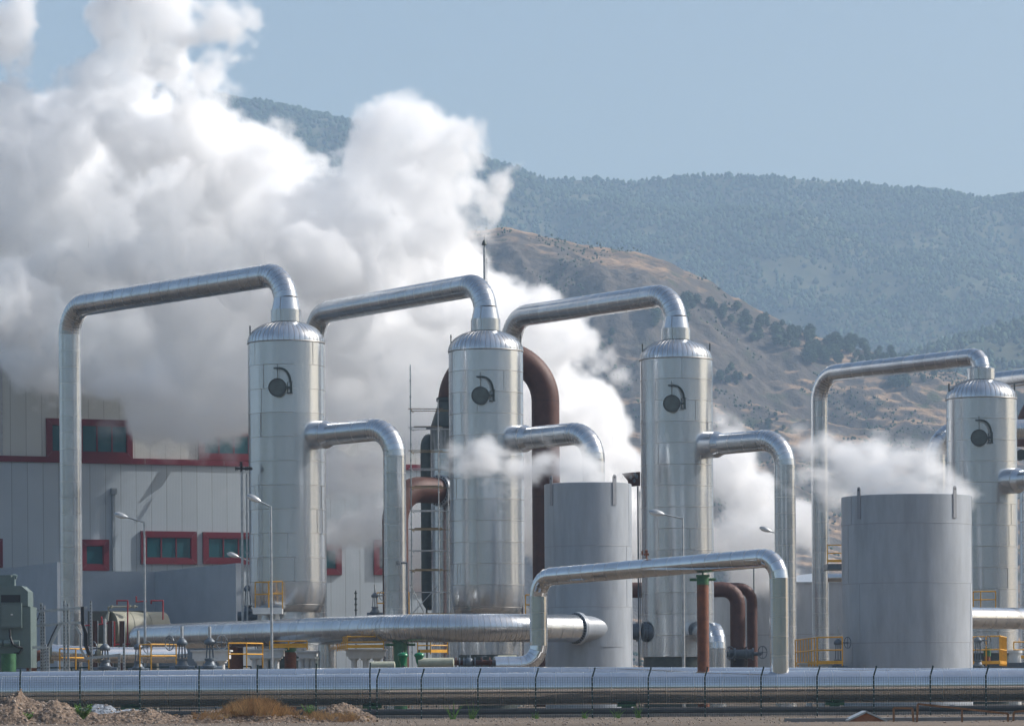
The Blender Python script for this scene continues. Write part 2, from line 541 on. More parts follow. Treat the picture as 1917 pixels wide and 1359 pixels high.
bh = tag(heightgrid('brown_hill', np.linspace(-330, 480, 380), np.concatenate([np.linspace(1300, 1940, 300), np.linspace(1945, 2450, 20)]), brown_h, [M['brownhill']]), kind='structure')
at_ = bh.data.attributes.new('rock', 'FLOAT', 'POINT')
at_.data.foreach_set('value', [min(1, rockmask(v.co.x, v.co.y)) for v in bh.data.vertices])
tag(heightgrid('far_mountain', np.linspace(-900, 1100, 190), np.concatenate([np.linspace(2280, 4190, 170), np.linspace(4200, 5000, 10)]), far_h, [M['farhill']]), kind='structure')
tag(heightgrid('wooded_hill', np.linspace(150, 800, 130), np.concatenate([np.linspace(2080, 2690, 100), np.linspace(2700, 3200, 8)]), right_h, [M['farhill']]), kind='structure')

tag(heightgrid('added_reflection_hills', np.linspace(-2300, 1400, 110), np.linspace(-1390, 100, 60), refl_h, [M['reflhill']]), kind='structure')  # added out of view behind the camera to darken reflections in the cladding

def crown(seed, n=9, m=6, cone=.5):
    """lumpy low crown as (verts, tris) in a unit box, base at 0"""
    rng = random.Random(seed)
    vs = [(0, 0, 1.0)]
    for k in range(1, m):
        h = 1 - k / m
        rr = (cone * (1 - h) + (1 - cone) * math.sin(math.pi * (1 - h) ** .8)) * .42 + .04
        for i in range(n):
            t = 2 * math.pi * (i + .5 * (k % 2)) / n
            j = rng.uniform(.6, 1.3)
            vs.append((rr * j * math.cos(t), rr * j * math.sin(t), h + rng.uniform(-.05, .05)))
    vs.append((0, 0, .02))
    fs = [(0, 1 + i, 1 + (i + 1) % n) for i in range(n)]
    for k in range(m - 2):
        a, b2 = 1 + k * n, 1 + (k + 1) * n
        for i in range(n):
            j = (i + 1) % n
            fs += [(a + i, b2 + i, a + j), (a + j, b2 + i, b2 + j)]
    a = 1 + (m - 2) * n
    fs += [(a + i, len(vs) - 1, a + (i + 1) % n) for i in range(n)]
    return np.array(vs), np.array(fs)

def leafmat(name, c1, c2):
    return mat(name, c1, .8, 0, col2=c2, vscale=.08, tone=.45, cut=(.3, .7), spec=.15)
def forest(name, pts, hs, m, seed, label):
    var = [crown(s, 6, 4, c) for s, c in ((1, .75), (2, .45), (3, .2), (4, .9))]
    rng = np.random.default_rng(seed)
    pts = np.array(pts); hs = np.array(hs)
    V, Fa, T = [], [], []
    off = 0
    pick = rng.integers(0, 4, len(pts))
    for q in range(4):
        sel = np.where(pick == q)[0]
        v, f = var[q]
        a = rng.uniform(0, 6.28, len(sel))
        ca, sa = np.cos(a)[:, None], np.sin(a)[:, None]
        x = v[None, :, 0] * ca - v[None, :, 1] * sa
        y = v[None, :, 0] * sa + v[None, :, 1] * ca
        z = np.repeat(v[None, :, 2], len(sel), 0)
        hh = hs[sel][:, None]; wd_ = rng.uniform(.85, 1.35, len(sel))[:, None]
        vv = np.stack([x * hh * wd_, y * hh * wd_, z * hh], -1) + pts[sel][:, None, :]
        V.append(vv.reshape(-1, 3))
        ff = f[None] + (np.arange(len(sel)) * len(v))[:, None, None] + off
        Fa.append(ff.reshape(-1, 3)); T.append(np.repeat(rng.random(len(sel)), len(f)))
        off += len(sel) * len(v)
    V = np.concatenate(V); Fa = np.concatenate(Fa); T = np.concatenate(T)
    me = bpy.data.meshes.new(name)
    me.vertices.add(len(V)); me.vertices.foreach_set('co', V.ravel())
    me.loops.add(len(Fa) * 3); me.loops.foreach_set('vertex_index', Fa.ravel().astype(np.int32))
    me.polygons.add(len(Fa)); me.polygons.foreach_set('loop_start', np.arange(0, len(Fa) * 3, 3, dtype=np.int32))
    me.polygons.foreach_set('loop_total', np.full(len(Fa), 3, dtype=np.int32))
    me.update(calc_edges=True)
    a = me.attributes.new('tone', 'FLOAT', 'FACE'); a.data.foreach_set('value', T.astype(np.float32))
    me.materials.append(m)
    o = bpy.data.objects.new(name, me); C.objects.link(o)
    return tag(o, label, 'forest', None, 'stuff')
M['pine'] = leafmat('pine_needles', (.02, .043, .022), (.06, .095, .04))
rng = random.Random(11)
pts, hs = [], []
for _ in range(80000):
    y = rng.uniform(2450, 4230)
    px = rng.uniform(250, 2000)
    if px < 860 and y < 3000: continue
    x = (px - W / 2) * y / F
    if y < 2700 and rng.random() < .5: continue
    d = fbm(x, y, 130, 4, 21)
    if d > .22 and rng.random() < .8: continue
    pts.append((x, y, far_h(x, y) - .6)); hs.append(rng.uniform(3.6, 7.4) * (1.25 if rng.random() < .05 else 1))
forest('far_forest', pts, hs, M['pine'], 5, 'dense hazy pine forest covering the far blue-green mountain')
pts, hs = [], []
for _ in range(7000):
    y = rng.uniform(2150, 2720); px = rng.uniform(1470, 1980); x = (px - W / 2) * y / F
    if fbm(x, y, 70, 4, 33) > .12 and rng.random() < .8: continue
    pts.append((x, y, right_h(x, y) - .5)); hs.append(rng.uniform(3.5, 7.5))
forest('hillside_forest', pts, hs, M['pine'], 6, 'darker pine wood on the lower ridge at the right behind the bare hill')
pts, hs = [], []
for _ in range(22000):
    y = rng.uniform(1380, 1950); px = rng.uniform(560, 2000); x = (px - W / 2) * y / F
    if fbm(x, y, 55, 4, 44) < (.17 if px < 1350 else .10): continue
    pts.append((x, y, brown_h(x, y) - .3)); hs.append(rng.uniform(.6, 1.9))
forest('hillside_scrub', pts, hs, M['pine'], 7, 'low dark scrub scattered over the dry brown hillside')['category'] = 'scrub'

def hit(fn, px, py, y0=1300., y1=2000.):
    q = P(px, py, 1.0)
    for i in range(int(y1 - y0)):
        D = y0 + i
        p = P(px, py, D)
        if p.z <= fn(p.x, p.y): return Vector((p.x, p.y, fn(p.x, p.y)))
    return None
# individual trees on the brown hill (clusters read off the photograph)
tr = [(1322, 512, 5), (1350, 524, 6), (1385, 540, 11), (1398, 548, 9), (1432, 566, 8), (1445, 572, 9), (1478, 590, 4), (1500, 606, 5), (1512, 612, 5)]
rg = random.Random(4)
for (cx, cy, sx, sy, n, h) in [(1350, 590, 30, 14, 10, 7), (1410, 612, 34, 12, 16, 7), (1470, 630, 40, 12, 18, 7.5), (1540, 655, 40, 22, 26, 8), (1590, 650, 40, 10, 14, 7),
                                (1620, 680, 40, 16, 10, 6), (1660, 668, 30, 8, 8, 6), (1530, 675, 26, 14, 12, 8), (1225, 600, 16, 22, 6, 7), (1290, 585, 20, 18, 9, 7), (1345, 715, 26, 10, 8, 5),
                                (1700, 715, 50, 12, 10, 7), (1660, 690, 30, 10, 6, 7), (1130, 645, 20, 20, 3, 5), (1385, 720, 18, 8, 5, 5), (1440, 790, 40, 20, 6, 4), (1730, 690, 40, 10, 8, 7), (1480, 650, 40, 8, 10, 6)]:
    for _ in range(n):
        tr.append((rg.gauss(cx, sx * .6), rg.gauss(cy, sy * .6), h * rg.uniform(.7, 1.25)))
def tree_label(i, px, py):
    if i < 9:
        return ['leftmost lone tree on the brown ridge skyline, standing by itself', 'second lone tree from the left on the brown ridge skyline', 'largest dark round tree standing on the brown ridge skyline',
                'round tree leaning against the largest one on the brown skyline', 'left tree of the close pair lower down the brown skyline', 'right tree of the close pair lower down the brown skyline',
                'small bush-like tree alone below the pair on the brown skyline', 'small tree near the foot of the brown skyline, before the last one', 'last small tree at the foot of the brown skyline'][i]
    if py < 630: return '@tree from the left in the thicket above the third side pipe' if px < 1400 else '@tree from the left in the belt just under the brown skyline'
    if py < 672: return '@dark pine from the left in the belt at the brown ridge foot' if px > 1440 else '@tree from the left on the tan slope below the thicket'
    return '@tree from the left dotted behind the thinner overhead pipe' if px > 1480 else '@low tree from the left on the shaded slope beside the third column'
vs_ = []
for s in range(6):
    c, f = crown(40 + s, 11, 9, (.15, .3, .5, .2, .4, .1)[s])
    mb = MB(); mb.add(c * np.array((1.02, 1.02, .8)) + np.array((0, 0, .14)), [tuple(int(i) for i in q) for q in f], 0)
    random.seed(s)
    for _ in range(300):   # leaf clumps standing out of the crown
        th, zz = random.uniform(0, 6.28), random.uniform(.2, .98)
        r0 = (.5 * math.sin(math.pi * min(1, zz * .95)) + .05) * random.uniform(.6, 1.1)
        cc = Vector((r0 * math.cos(th), r0 * math.sin(th), zz)); e = random.uniform(.03, .085)
        q = [cc + Vector([random.uniform(-e, e) for _ in range(3)]) for _ in range(4)]
        mb.add(q, [(0, 1, 2), (0, 2, 3)], 0, tone=random.random())
    t = MB(); t.cyl((0, 0, -.1), (0, 0, .35), .035, .02, n=6)
    vs_.append((mb, t))
tree_src = []
ntree = 0
for px, py, h in tr:
    p = hit(brown_h, px, py, 1330, 1960)
    if p is None: continue
    s = ntree % 6
    if ntree < 6:
        e = thing('hill_tree', '', 'tree', (0, 0, 0), 'trees scattered over the brown hill')
        build('crown', vs_[s][0], M['pine'], e); build('trunk', vs_[s][1], M['wood'], e)
        tree_src.append(e); r = e
    else:
        r = tree_src[s].copy(); C.objects.link(r)
        for ch in tree_src[s].children:
            c2 = ch.copy(); C.objects.link(c2); c2.parent = r
    r.location = p - Vector((0, 0, .2)); r.rotation_euler.z = rg.uniform(0, 6.28)
    k = h * rg.uniform(.75, .98); k *= rg.uniform(.85, 1.1); r.scale = (k * rg.uniform(.62, .95), k * rg.uniform(.62, .95), k)
    r['label'] = tree_label(tr.index((px, py, h)), px, py)
    r['u'] = p.x / p.y
    ntree += 1

_cl = {}
for o in list(C.objects):
    if o.get('category') == 'tree' and o['label'].startswith('@'): _cl.setdefault(o['label'][1:], []).append(o)
for lab, os_ in _cl.items():
    for i, o in enumerate(sorted(os_, key=lambda q: q['u'])):
        n_ = i + 1; suf = 'th' if 10 < n_ % 100 < 14 else {1: 'st', 2: 'nd', 3: 'rd'}.get(n_ % 10, 'th')
        o['label'] = '%d%s %s' % (n_, suf, lab)
for o in C.objects:
    if 'u' in o: del o['u']

# ================================================================== BUILDING
BU = Vector((.911, .413, 0)); BN = Vector((.413, -.911, 0))       # along the wall, out of the wall
B0 = Vector((-36.5, 245, 0))
def onwall(px, py, out=0.):
    """photo pixel -> (s along wall, z) on the plane standing out metres in front of the wall"""
    a = P(px, py, 1.0); d = Vector((a.x, 1.0, a.z - ZC))
    o = B0 + BN * out
    t = (o - Vector((0, 0, ZC))).dot(BN) / d.dot(BN)
    p = Vector((0, 0, ZC)) + d * t
    return (p - B0).dot(BU), p.z
def wp(s, z, out=0.):
    q = B0 + BU * s + BN * out
    return Vector((q.x, q.y, z))
def wbox(mb, s0, s1, z0, z1, o0, o1, mi=0):
    vs = [wp(s0, z0, o1), wp(s1, z0, o1), wp(s1, z0, o0), wp(s0, z0, o0), wp(s0, z1, o1), wp(s1, z1, o1), wp(s1, z1, o0), wp(s0, z1, o0)]
    return mb.add(vs, [(0, 3, 2, 1), (4, 5, 6, 7), (0, 1, 5, 4), (1, 2, 6, 5), (2, 3, 7, 6), (3, 0, 4, 7)], mi)
def wall_uv(o):
    me = o.data
    uvl = me.uv_layers.new(name='UVMap')
    l = o.matrix_world  # identity-offset parents
    off = wloc(o)
    for lp in me.loops:
        v = me.vertices[lp.vertex_index].co + off
        uvl.data[lp.index].uv = ((v - B0).dot(BU), v.z)
hall = thing('power_hall', 'blue-grey ribbed metal hall with cream upper storey and dark red window frames', 'building', B0 + BU * 20)
zb = onwall(200, 868)[1]
S1, ZT = 37.5, 24.6
mb = MB(); wbox(mb, -14, S1, 0, zb, -22, 0); o = build('wall', mb, M['ribwall'], hall); wall_uv(o)
mb = MB(); wbox(mb, -14, S1, zb + .43, ZT, -22, -.25); o = build('upper_wall', mb, M['cream'], hall); wall_uv(o)
mb = MB(); wbox(mb, -14, S1, zb + .002, zb + .42, -.24, .14)
for i in range(12): wbox(mb, -13 + i * 6, -12.97 + i * 6, zb, zb + .425, -.2, .144, 1)
build('red_eave_band', mb, [M['maroon'], M['weld']], hall)
s, z = onwall(6, 760)
mb = MB(); wbox(mb, s - .09, s, zb + .45, ZT, -.249, -.12); build('corner_trim', mb, M['galv'], hall)
def window(x0, y0, x1, y1, npane, upper=False, fw=.42):
    out = -.25 if upper else 0.
    s0, z0 = onwall(x0, y1, out); s1, z1 = onwall(x1, y0, out)
    z0b = onwall(x1, y1, out)[1]; z0 = (z0 + z0b) / 2
    w = MB()
    wbox(w, s0, s1, z0, z0 + fw, out, out + .16); wbox(w, s0, s1, z1 - fw, z1, out, out + .16)
    wbox(w, s0, s0 + fw, z0 + fw, z1 - fw, out, out + .16); wbox(w, s1 - fw, s1, z0 + fw, z1 - fw, out, out + .16)
    a, b = s0 + fw, s1 - fw
    for i in range(npane + 1):
        q = a + (b - a) * i / npane
        wbox(w, max(a, q - .05), min(b, q + .05), z0 + fw, z1 - fw, out + .01, out + .09)
    wbox(w, a, b, z0 + fw, z0 + fw + .07, out + .01, out + .085); wbox(w, a, b, z1 - fw - .07, z1 - fw, out + .01, out + .085)
    for (sa, za, sg, tg) in ((s0, z0, 1, 1), (s1, z0, -1, 1), (s0, z1, 1, -1), (s1, z1, -1, -1)):   # mitred corner joints
        p, q = wp(sa, za, out + .162), wp(sa + sg * fw, za + tg * fw, out + .162)
        w.bar(p, q, .015, .01, 1)
    f = build('window', w, [M['maroon'], M['weld']], hall)
    g = MB()
    wbox(g, a, b, z0 + fw, z1 - fw, out + .002, out + .03)
    build('pane', g, M['teal'], f)
window(86, 787, 247, 858, 5, True); window(371, 806, 530, 862, 5, True)
window(263, 995, 367, 1056, 3); window(379, 997, 484, 1056, 3); window(150, 1010, 203, 1068, 1); window(-60, 1008, 4, 1062, 2)
window(560, 1018, 638, 1076, 2); window(699, 1010, 735, 1076, 1); window(775, 1040, 800, 1108, 1)
s, z = onwall(211, 925)
mb = MB(); mb.box((-.1, -.1, 0), (.1, .1, 1))
mb = MB(); wbox(mb, s - .1, s + .1, 0, z, .0, .2); wbox(mb, s - .2, s + .2, z, z + .42, 0, .38)
build('downpipe', mb, M['ribwall'], hall)
# concrete blast walls
mb = MB()
zt = 9.6
def slab(a, b, th, z1):
    a, b = Vector(a), Vector(b); d = (b - a).normalized(); n_ = Vector((d.y, -d.x, 0)) * th
    vs = [(a.x, a.y, 0), (b.x, b.y, 0), (b.x - n_.x, b.y - n_.y, 0), (a.x - n_.x, a.y - n_.y, 0)]
    vs += [(x, y, z1) for x, y, _ in vs]
    return MB().add(vs, [(0, 3, 2, 1), (4, 5, 6, 7), (0, 1, 5, 4), (1, 2, 6, 5), (2, 3, 7, 6), (3, 0, 4, 7)])
A1 = P(300, 1070, 245.4); A0 = A1 - Vector((.911, .413, 0)) * 12
A2 = A1 + Vector((.413, -.911, 0)) * 16.8
t = thing('blast_wall', 'painted concrete bay wall with a shadowed wing, below the large triple-paned windows', 'wall', (A1.x, A1.y, 0))
build('back_wall', slab((A0.x, A0.y), (A1.x, A1.y), .4, zt), M['concrete'], t)
build('wing_wall', slab((A1.x + .003, A1.y - .003), (A2.x, A2.y), -.4, zt + .004), M['concrete'], t)
L2 = P(118, 1052, 226); L1 = L2 - Vector((.413, -.911, 0)) * 17
o = build('blast_wall', slab((L1.x, L1.y), (L2.x, L2.y), -.4, zt), M['concrete'], None, (L2.x, L2.y, 0))
tag(o, 'dark shaded concrete wing wall behind the sea-green cabinet and leftmost tall pipe', 'wall')

# ================================================================== TANKS
def open_tank(name, label, px, D, R, ytop, seams, lugs, sd):
    c = P(px, 1200, D); zt = P(px, ytop, D).z
    t = thing(name, label, 'tank', (c.x, c.y, 0), 'open-topped grey steam silencer tanks')
    mb = MB()
    mb.lathe(c, [(R, 0), (R, zt)], 128)
    mb.lathe(c, [(R, zt), (R - .03, zt + .02), (R - .06, zt), (R - .06, zt - 4)], 128, smooth=False)
    mb.lathe(c, [(R - .05, zt - 4), (.01, zt - 4)], 128)
    for z in seams:
        mb.lathe(c, [(R - .01, z - .02), (R + .008, z - .012), (R + .008, z + .012), (R - .01, z + .02)], 128, 1)
    rg_ = random.Random(sd); zz = [0] + sorted(seams) + [zt]
    for a, b in zip(zz, zz[1:]):
        for k in range(3):
            th = rg_.uniform(0, .5) + k * 2.09 + 3.5
            mb.bar((c.x + math.cos(th) * (R + .001), c.y + math.sin(th) * (R + .001), a + .02), (c.x + math.cos(th) * (R + .001), c.y + math.sin(th) * (R + .001), b - .02), .022, .014, 1)
    build('shell', mb, [M['paint'], M['weld']], t)
    for lp in lugs:
        x = (lp - px) * D / F
        y = -math.sqrt(max(0, R * R - x * x))
        d = Vector((x, y, 0)).normalized(); s_ = Vector((-d.y, d.x, 0))
        m2 = MB()
        p = Vector((c.x, c.y, zt)) + d * (R + .02)
        m2.obox(p + Vector((0, 0, -.45)), d * .02, s_ * .12, Vector((0, 0, .75)))
        prof = [(math.cos(a) * .12, math.sin(a) * .14 + .3) for a in np.linspace(0, math.pi, 9)]
        n_ = len(prof)
        m2.add([p + s_ * a + Vector((0, 0, b)) - d * .02 for a, b in prof] + [p + s_ * a + Vector((0, 0, b)) + d * .02 for a, b in prof], [tuple(range(n_)), tuple(range(2 * n_ - 1, n_ - 1, -1))] + [(i, i + n_, i + 1 + n_, i + 1) for i in range(n_ - 1)])
        m2.cyl(p + Vector((0, 0, .28)) - d * .026, p + Vector((0, 0, .28)) + d * .026, .05, n=10, mi=1)
        build('lifting_lug', m2, [M['weld'], M['black']], t)
    return t, c, zt
T1, T1c, T1z = open_tank('silencer_tank', 'narrower grey open tank steaming at the centre, joined by the thick flanged pipe', 1102.5, 190, 2.39, 907.5, [2.3, 5.6, 8.9], [1034, 1150], 2)
T2, T2c, T2z = open_tank('silencer_tank', 'widest grey open tank with welded seams, steaming at the right', 1698.5, 180, 3.36, 931, [3.42, 6.46, 9.5], [1603, 1777], 3)
# distant low grey tank
c = P(1530, 1200, 256); R = 8.2
t = thing('storage_tank', 'low wide grey storage tank partly hidden behind the rusty bent pipes', 'tank', (c.x, c.y, 0))
mb = MB(); zz = P(1500, 1092, 248).z
mb.lathe(c, [(R, 0), (R, zz)], 96); mb.lathe(c, [(R, zz), (R + .08, zz), (R + .08, zz + .12), (.01, zz + 1)], 96, smooth=False)
for z in (2.4, 4.9): mb.lathe(c, [(R, z - .03), (R + .012, z), (R, z + .03)], 96, 1)
build('shell', mb, [M['paint'], M['weld']], t)

# ================================================================== SEPARATOR VESSELS
ZS, ZK = 21.15, 22.35
def vessel(label, px, D, R, zs, zend, man_px, man_py, sd, taper=True, skirt_z=3.2, nozzle=None, man=True):
    c = P(px, 900, D)
    rg_ = random.Random(sd)
    t = thing('separator_vessel', label, 'vessel', (c.x, c.y, 0), 'tall aluminium-clad separator columns')
    n = 96
    mb = MB()
    hb = 1.31
    nb = max(1, round((zs - zend) / hb)); hb = (zs - zend) / nb
    ks = [rg_.uniform(0, 6.28) for _ in range(4)]
    for k in range(nb):
        a, b = zend + k * hb, zend + (k + 1) * hb
        # the vessel is not perfectly round: slight flats run its whole height, a little different in each band
        e_ = rg_.uniform(-.12, .12)
        wob = lambda tt, z, e_=e_: .010 * (math.sin(5 * tt + ks[0] + e_) * .8 + math.sin(9 * tt + ks[1] + e_) * .45 + math.sin(14 * tt + ks[3] - e_) * .22 + math.sin(3 * tt + ks[2]) * .8)
        mb.lathe(c, [(R + .004, a), (R, a + hb * .5), (R, b)], n, 0, rg_.random(), True, wob)
        mb.lathe(c, [(R - .015, a - .017), (R + .014, a - .009), (R + .014, a + .009), (R - .015, a + .017)], n, 1, .5, False)
        for q in range(3):
            th = 3.3 + rg_.uniform(0, .9) + q * 2.1 if q == 0 else rg_.uniform(0, 6.28)
            ca, sa = math.cos(th) * (R + .006), math.sin(th) * (R + .006)
            mb.bar((c.x + ca, c.y + sa, a + .02), (c.x + ca, c.y + sa, b - .02), .017, .02, 1)
    build('shell', mb, [M['clad'], M['seam']], t)
    # bottom: rounded head then narrower skirt, or straight on
    mb = MB()
    Rs = R * .82 if taper else R * .985
    if taper:
        pr = [(R * .83 + (R - R * .83) * math.sin(a), zend - .02 - 1.6 * (1 - math.sin(a)) * 1.0 - .0) for a in np.linspace(0, math.pi / 2, 10)]
        pr = [(R * .82 + R * .18 * math.sin(a), zend - 1.75 * math.cos(a)) for a in np.linspace(0, math.pi / 2, 12)]
        mb.lathe(c, pr, n)
        mb.lathe(c, [(pr[5][0], pr[5][1] - .012), (pr[5][0] + .012, pr[5][1]), (pr[5][0] + .004, pr[5][1] + .014)], n, 1)
        build('bottom_head', mb, [M['clad'], M['seam']], t)
        mb = MB()
        mb.lathe(c, [(Rs, skirt_z), (Rs, zend - 1.6)], n); 
        mb.lathe(c, [(Rs, skirt_z + 1.3), (Rs + .02, skirt_z + 1.315), (Rs, skirt_z + 1.33)], n, 1)
        build('skirt', mb, [M['clad'], M['seam']], t)
    mb = MB(); mb.lathe(c, [(Rs * .97, 0), (Rs * .97, (skirt_z if taper else zend) - .02)], n)
    mb.lathe(c, [(Rs * .97, .5), (Rs * 1.08, .5), (Rs * 1.08, .62), (Rs * .97, .62)], n, smooth=False)
    build('base_ring', mb, M['dark'], t)
    # domed top of tapered gores
    mb = MB(); hk = 1.25
    pr = [((R + .03) * math.cos(a) ** .85, zs + hk * math.sin(a)) for a in np.linspace(0, math.pi * .455, 14)]
    pr = [(R + .03, zs - .06)] + pr
    NG = 44
    for g in range(NG):
        t0, t1 = 2 * math.pi * g / NG, 2 * math.pi * (g + 1) / NG
        tn = rg_.random(); sub = 3
        vs = []
        for r_, z_ in pr:
            for i in range(sub):
                th = t0 + (t1 - t0) * i / (sub - 1)
                bul = .012 * (1 if i == 1 else 0)
                vs.append((c.x + (r_ + bul) * math.cos(th), c.y + (r_ + bul) * math.sin(th), z_ + bul * .5))
        mb.add(vs, [(k * sub + i, k * sub + i + 1, (k + 1) * sub + i + 1, (k + 1) * sub + i) for k in range(len(pr) - 1) for i in range(sub - 1)], 0, True, tn)
        pts_ = [(c.x + (r_ + .008) * math.cos(t0), c.y + (r_ + .008) * math.sin(t0), z_ + .004) for r_, z_ in pr]
        for a_, b_ in zip(pts_[1:], pts_[2:]): mb.bar(a_, b_, .016, .016, 1)
    mb.lathe(c, [(R + .03, zs - .06), (R + .045, zs - .05), (R + .045, zs + .0), (R + .03, zs + .01)], n, 1)
    build('dome', mb, [M['clad'], M['seam']], t)
    zk = zs + hk
    mb = MB(); mb.lathe(c, [(.62, zk - .35), (.62, zk - .04)], 40, smooth=True)
    mb.lathe(c, [(.62, zk - .04), (.875, zk - .04), (.875, zk + .66), (.78, zk + .66)], 48, smooth=False)
    mb.bar((c.x - .25, c.y - .84, zk - .03), (c.x - .25, c.y - .84, zk + .65), .02, .02, 1)
    build('collar', mb, [M['clad'], M['seam']], t)
    for sx in (-1, 1):
        m2 = MB(); th = 0 if sx > 0 else math.pi
        th += -.12 * sx
        p = Vector((c.x + (R - .13) * math.cos(th), c.y + (R - .13) * math.sin(th), zs + .3))
        m2.obox(p + Vector((0, 0, .25)), (.03, 0, 0), (0, .13, 0), (0, 0, .32)); m2.cyl(p + Vector((-.035, 0, .57)), p + Vector((.035, 0, .57)), .13, n=14)
        m2.cyl(p + Vector((-.04, 0, .57)), p + Vector((.04, 0, .57)), .05, n=10, mi=1)
        build('lifting_lug', m2, [M['dark'], M['black']], t)
    if man:
        x = P(man_px, man_py, D - R).x - c.x
        zc_ = P(man_px, man_py, D - R).z
        y = -math.sqrt(R * R - x * x)
        d = Vector((x * .6, y, 0)).normalized(); s_ = Vector((-d.y, d.x, 0))
        if s_.x < 0: s_ = -s_
        p = Vector((c.x + x, c.y + y, zc_)) + d * .26
        mr = .53
        m2 = MB(); m2.cyl(p - d * .5, p - d * .07, mr * .8, n=28); m2.cyl(p - d * .07, p - d * .01, mr, n=40); m2.cyl(p, p + d * .07, mr, n=40)
        mc = build('manhole_cover', m2, M['hatch'], t)
        m2 = MB()
        for i in range(20):
            a = 2 * math.pi * i / 20
            q = p + s_ * math.cos(a) * mr * .9 + Vector((0, 0, math.sin(a) * mr * .9))
            m2.cyl(q - d * .12, q + d * .115, .037, n=6)
        build('bolts', m2, M['bolt'], mc)
        # davit: hinge post at the right, arm curving up and over to the left, rod down to the cover
        m2 = MB()
        hp = p + s_ * .78
        m2.bar(hp + Vector((0, 0, -.33)), hp + Vector((0, 0, .33)), .13, .10); m2.bar(hp + Vector((0, 0, .32)) - s_ * .13, hp + Vector((0, 0, .32)) + s_ * .1, .06, .05); m2.bar(hp + Vector((0, 0, -.32)) - s_ * .25, hp + Vector((0, 0, -.32)) + s_ * .1, .06, .05)
        m2.bar(p + s_ * .5, hp + Vector((0, 0, 0)) - s_ * .05, .12, .12)
        m2.bar(p + s_ * .58 + Vector((0, 0, -.3)), p + s_ * .58 + Vector((0, 0, .3)), .05, .05)
        outer, inner = [], []
        for a in np.linspace(0, math.pi / 2, 9):
            outer.append(hp + Vector((0, 0, .33)) + s_ * (-.66 + .68 * math.cos(a)) + Vector((0, 0, .80 * math.sin(a) + .02)))
            inner.append(hp + Vector((0, 0, .33)) + s_ * (-.66 + .56 * math.cos(a) ** .9) + Vector((0, 0, .71 * math.sin(a) ** 1.3 - .0)))
        th_ = d * .035
        k = len(outer)
        m2.add([q - th_ for q in outer] + [q - th_ for q in inner] + [q + th_ for q in outer] + [q + th_ for q in inner],
               [(i, i + 1, k + i + 1, k + i) for i in range(k - 1)] + [(2 * k + i, 3 * k + i, 3 * k + i + 1, 2 * k + i + 1) for i in range(k - 1)] +
               [(i, 2 * k + i, 2 * k + i + 1, i + 1) for i in range(k - 1)] + [(k + i, k + i + 1, 3 * k + i + 1, 3 * k + i) for i in range(k - 1)])
        top = outer[-1]
        m2.bar(top - s_ * .35 + Vector((0, 0, -.05)), top + s_ * .02 + Vector((0, 0, -.05)), .07, .09)
        rx = p.copy(); rx.z = 0
        rp = Vector((p.x, p.y, 0)) + d * .0
        m2.cyl((rp.x, rp.y, p.z + mr), (rp.x, rp.y, top.z + .2), .022, n=6)
        build('davit_arm', m2, M['dark'], t)
    return t, c
V1, c1 = vessel('leftmost tall clad column with rounded foot and a small yellow platform beside it', 537.5, 200, 2.2, ZS, 7.4, 521, 726, 1)
V2, c2 = vessel('second tall clad column with rounded foot standing before the big rusty arch pipe', 911, 205.8, 2.2, ZS, 7.3, 900, 741, 2)
V3, c3 = vessel('third tall clad column, straight to its dark base, right of the narrower grey tank', 1267, 211.9, 2.2, ZS, 3.05, 1258, 756, 3, taper=False)
V4, c4 = vessel('fourth clad column, shorter, rising behind the widest grey tank at far right', 1838, 218.3, 2.2, 19.15, 3.2, 1833, 820, 4, taper=False)
# fifth vessel, mostly behind the fourth
c5 = P(1968, 900, 236); R5 = 2.15
V5 = thing('separator_vessel', 'column mostly hidden behind the fourth one at the right picture edge, dark cap', 'vessel', (c5.x, c5.y, 0), 'tall aluminium-clad separator columns')
mb = MB(); mb.lathe(c5, [(R5, 0), (R5, 14.2)], 64); mb.lathe(c5, [(R5, 14.2), (1.3, 15.9)], 64)
for k in range(10): mb.lathe(c5, [(R5, 1.4 * k + .98), (R5 + .02, 1.4 * k + 1), (R5, 1.4 * k + 1.02)], 64, 1)
build('shell', mb, [M['clad'], M['seam']], V5)
mb = MB(); p = P(1912, 851, 233); mb.cyl(p, p + Vector((0, .9, 0)), .36, n=24); build('manhole_cover', mb, M['dark'], V5)

# ================================================================== OVERHEAD PIPES
def pipe(name, label, pts, r, group=None, mats=('pipeclad', 'seam'), parent=None, cat='pipe', **kw):
    mb = pipe_mb([Vector(p) for p in pts], r, **kw)
    b = Vector(pts[0]) if parent is None else None
    o = build(name, mb, [M[mats[0]], M[mats[1]]], parent, b)
    if parent is None: tag(o, label, cat, group)
    return o
ZO = 25.2
def overhead(label, c, zk, pend, r, zo, sd, zlow=0., cone=1.36, bend=1.75):
    t = thing('overhead_pipe', label, 'pipe', (pend.x, pend.y, 0), 'overhead pipes bending down from the columns')
    pipe('pipe_run', None, [(c.x, c.y, zk + cone - .01), (c.x, c.y, zo), (pend.x, pend.y, zo), (pend.x, pend.y, zlow)], r, parent=t, rad=[bend, 1.75], sd=sd, band=1.02)
    mb = MB(); mb.lathe(c, [(.83, zk + .661), (r + .005, zk + cone)], 40); mb.bar((c.x - .3, c.y - .8, zk + .66), (c.x - .25, c.y - .68, zk + cone - .02), .02, .02, 1)
    build('reducer', mb, [M['clad'], M['seam']], t)
    return t
overhead('leftmost overhead pipe, its long vertical leg standing in front of the power hall', c1, ZK + .05, P(131, 700, 217), .69, ZO, 11)
overhead('overhead pipe from the top of the second column, dipping behind the leftmost column', c2, ZK + .05, P(589, 700, 222), .69, ZO, 12)
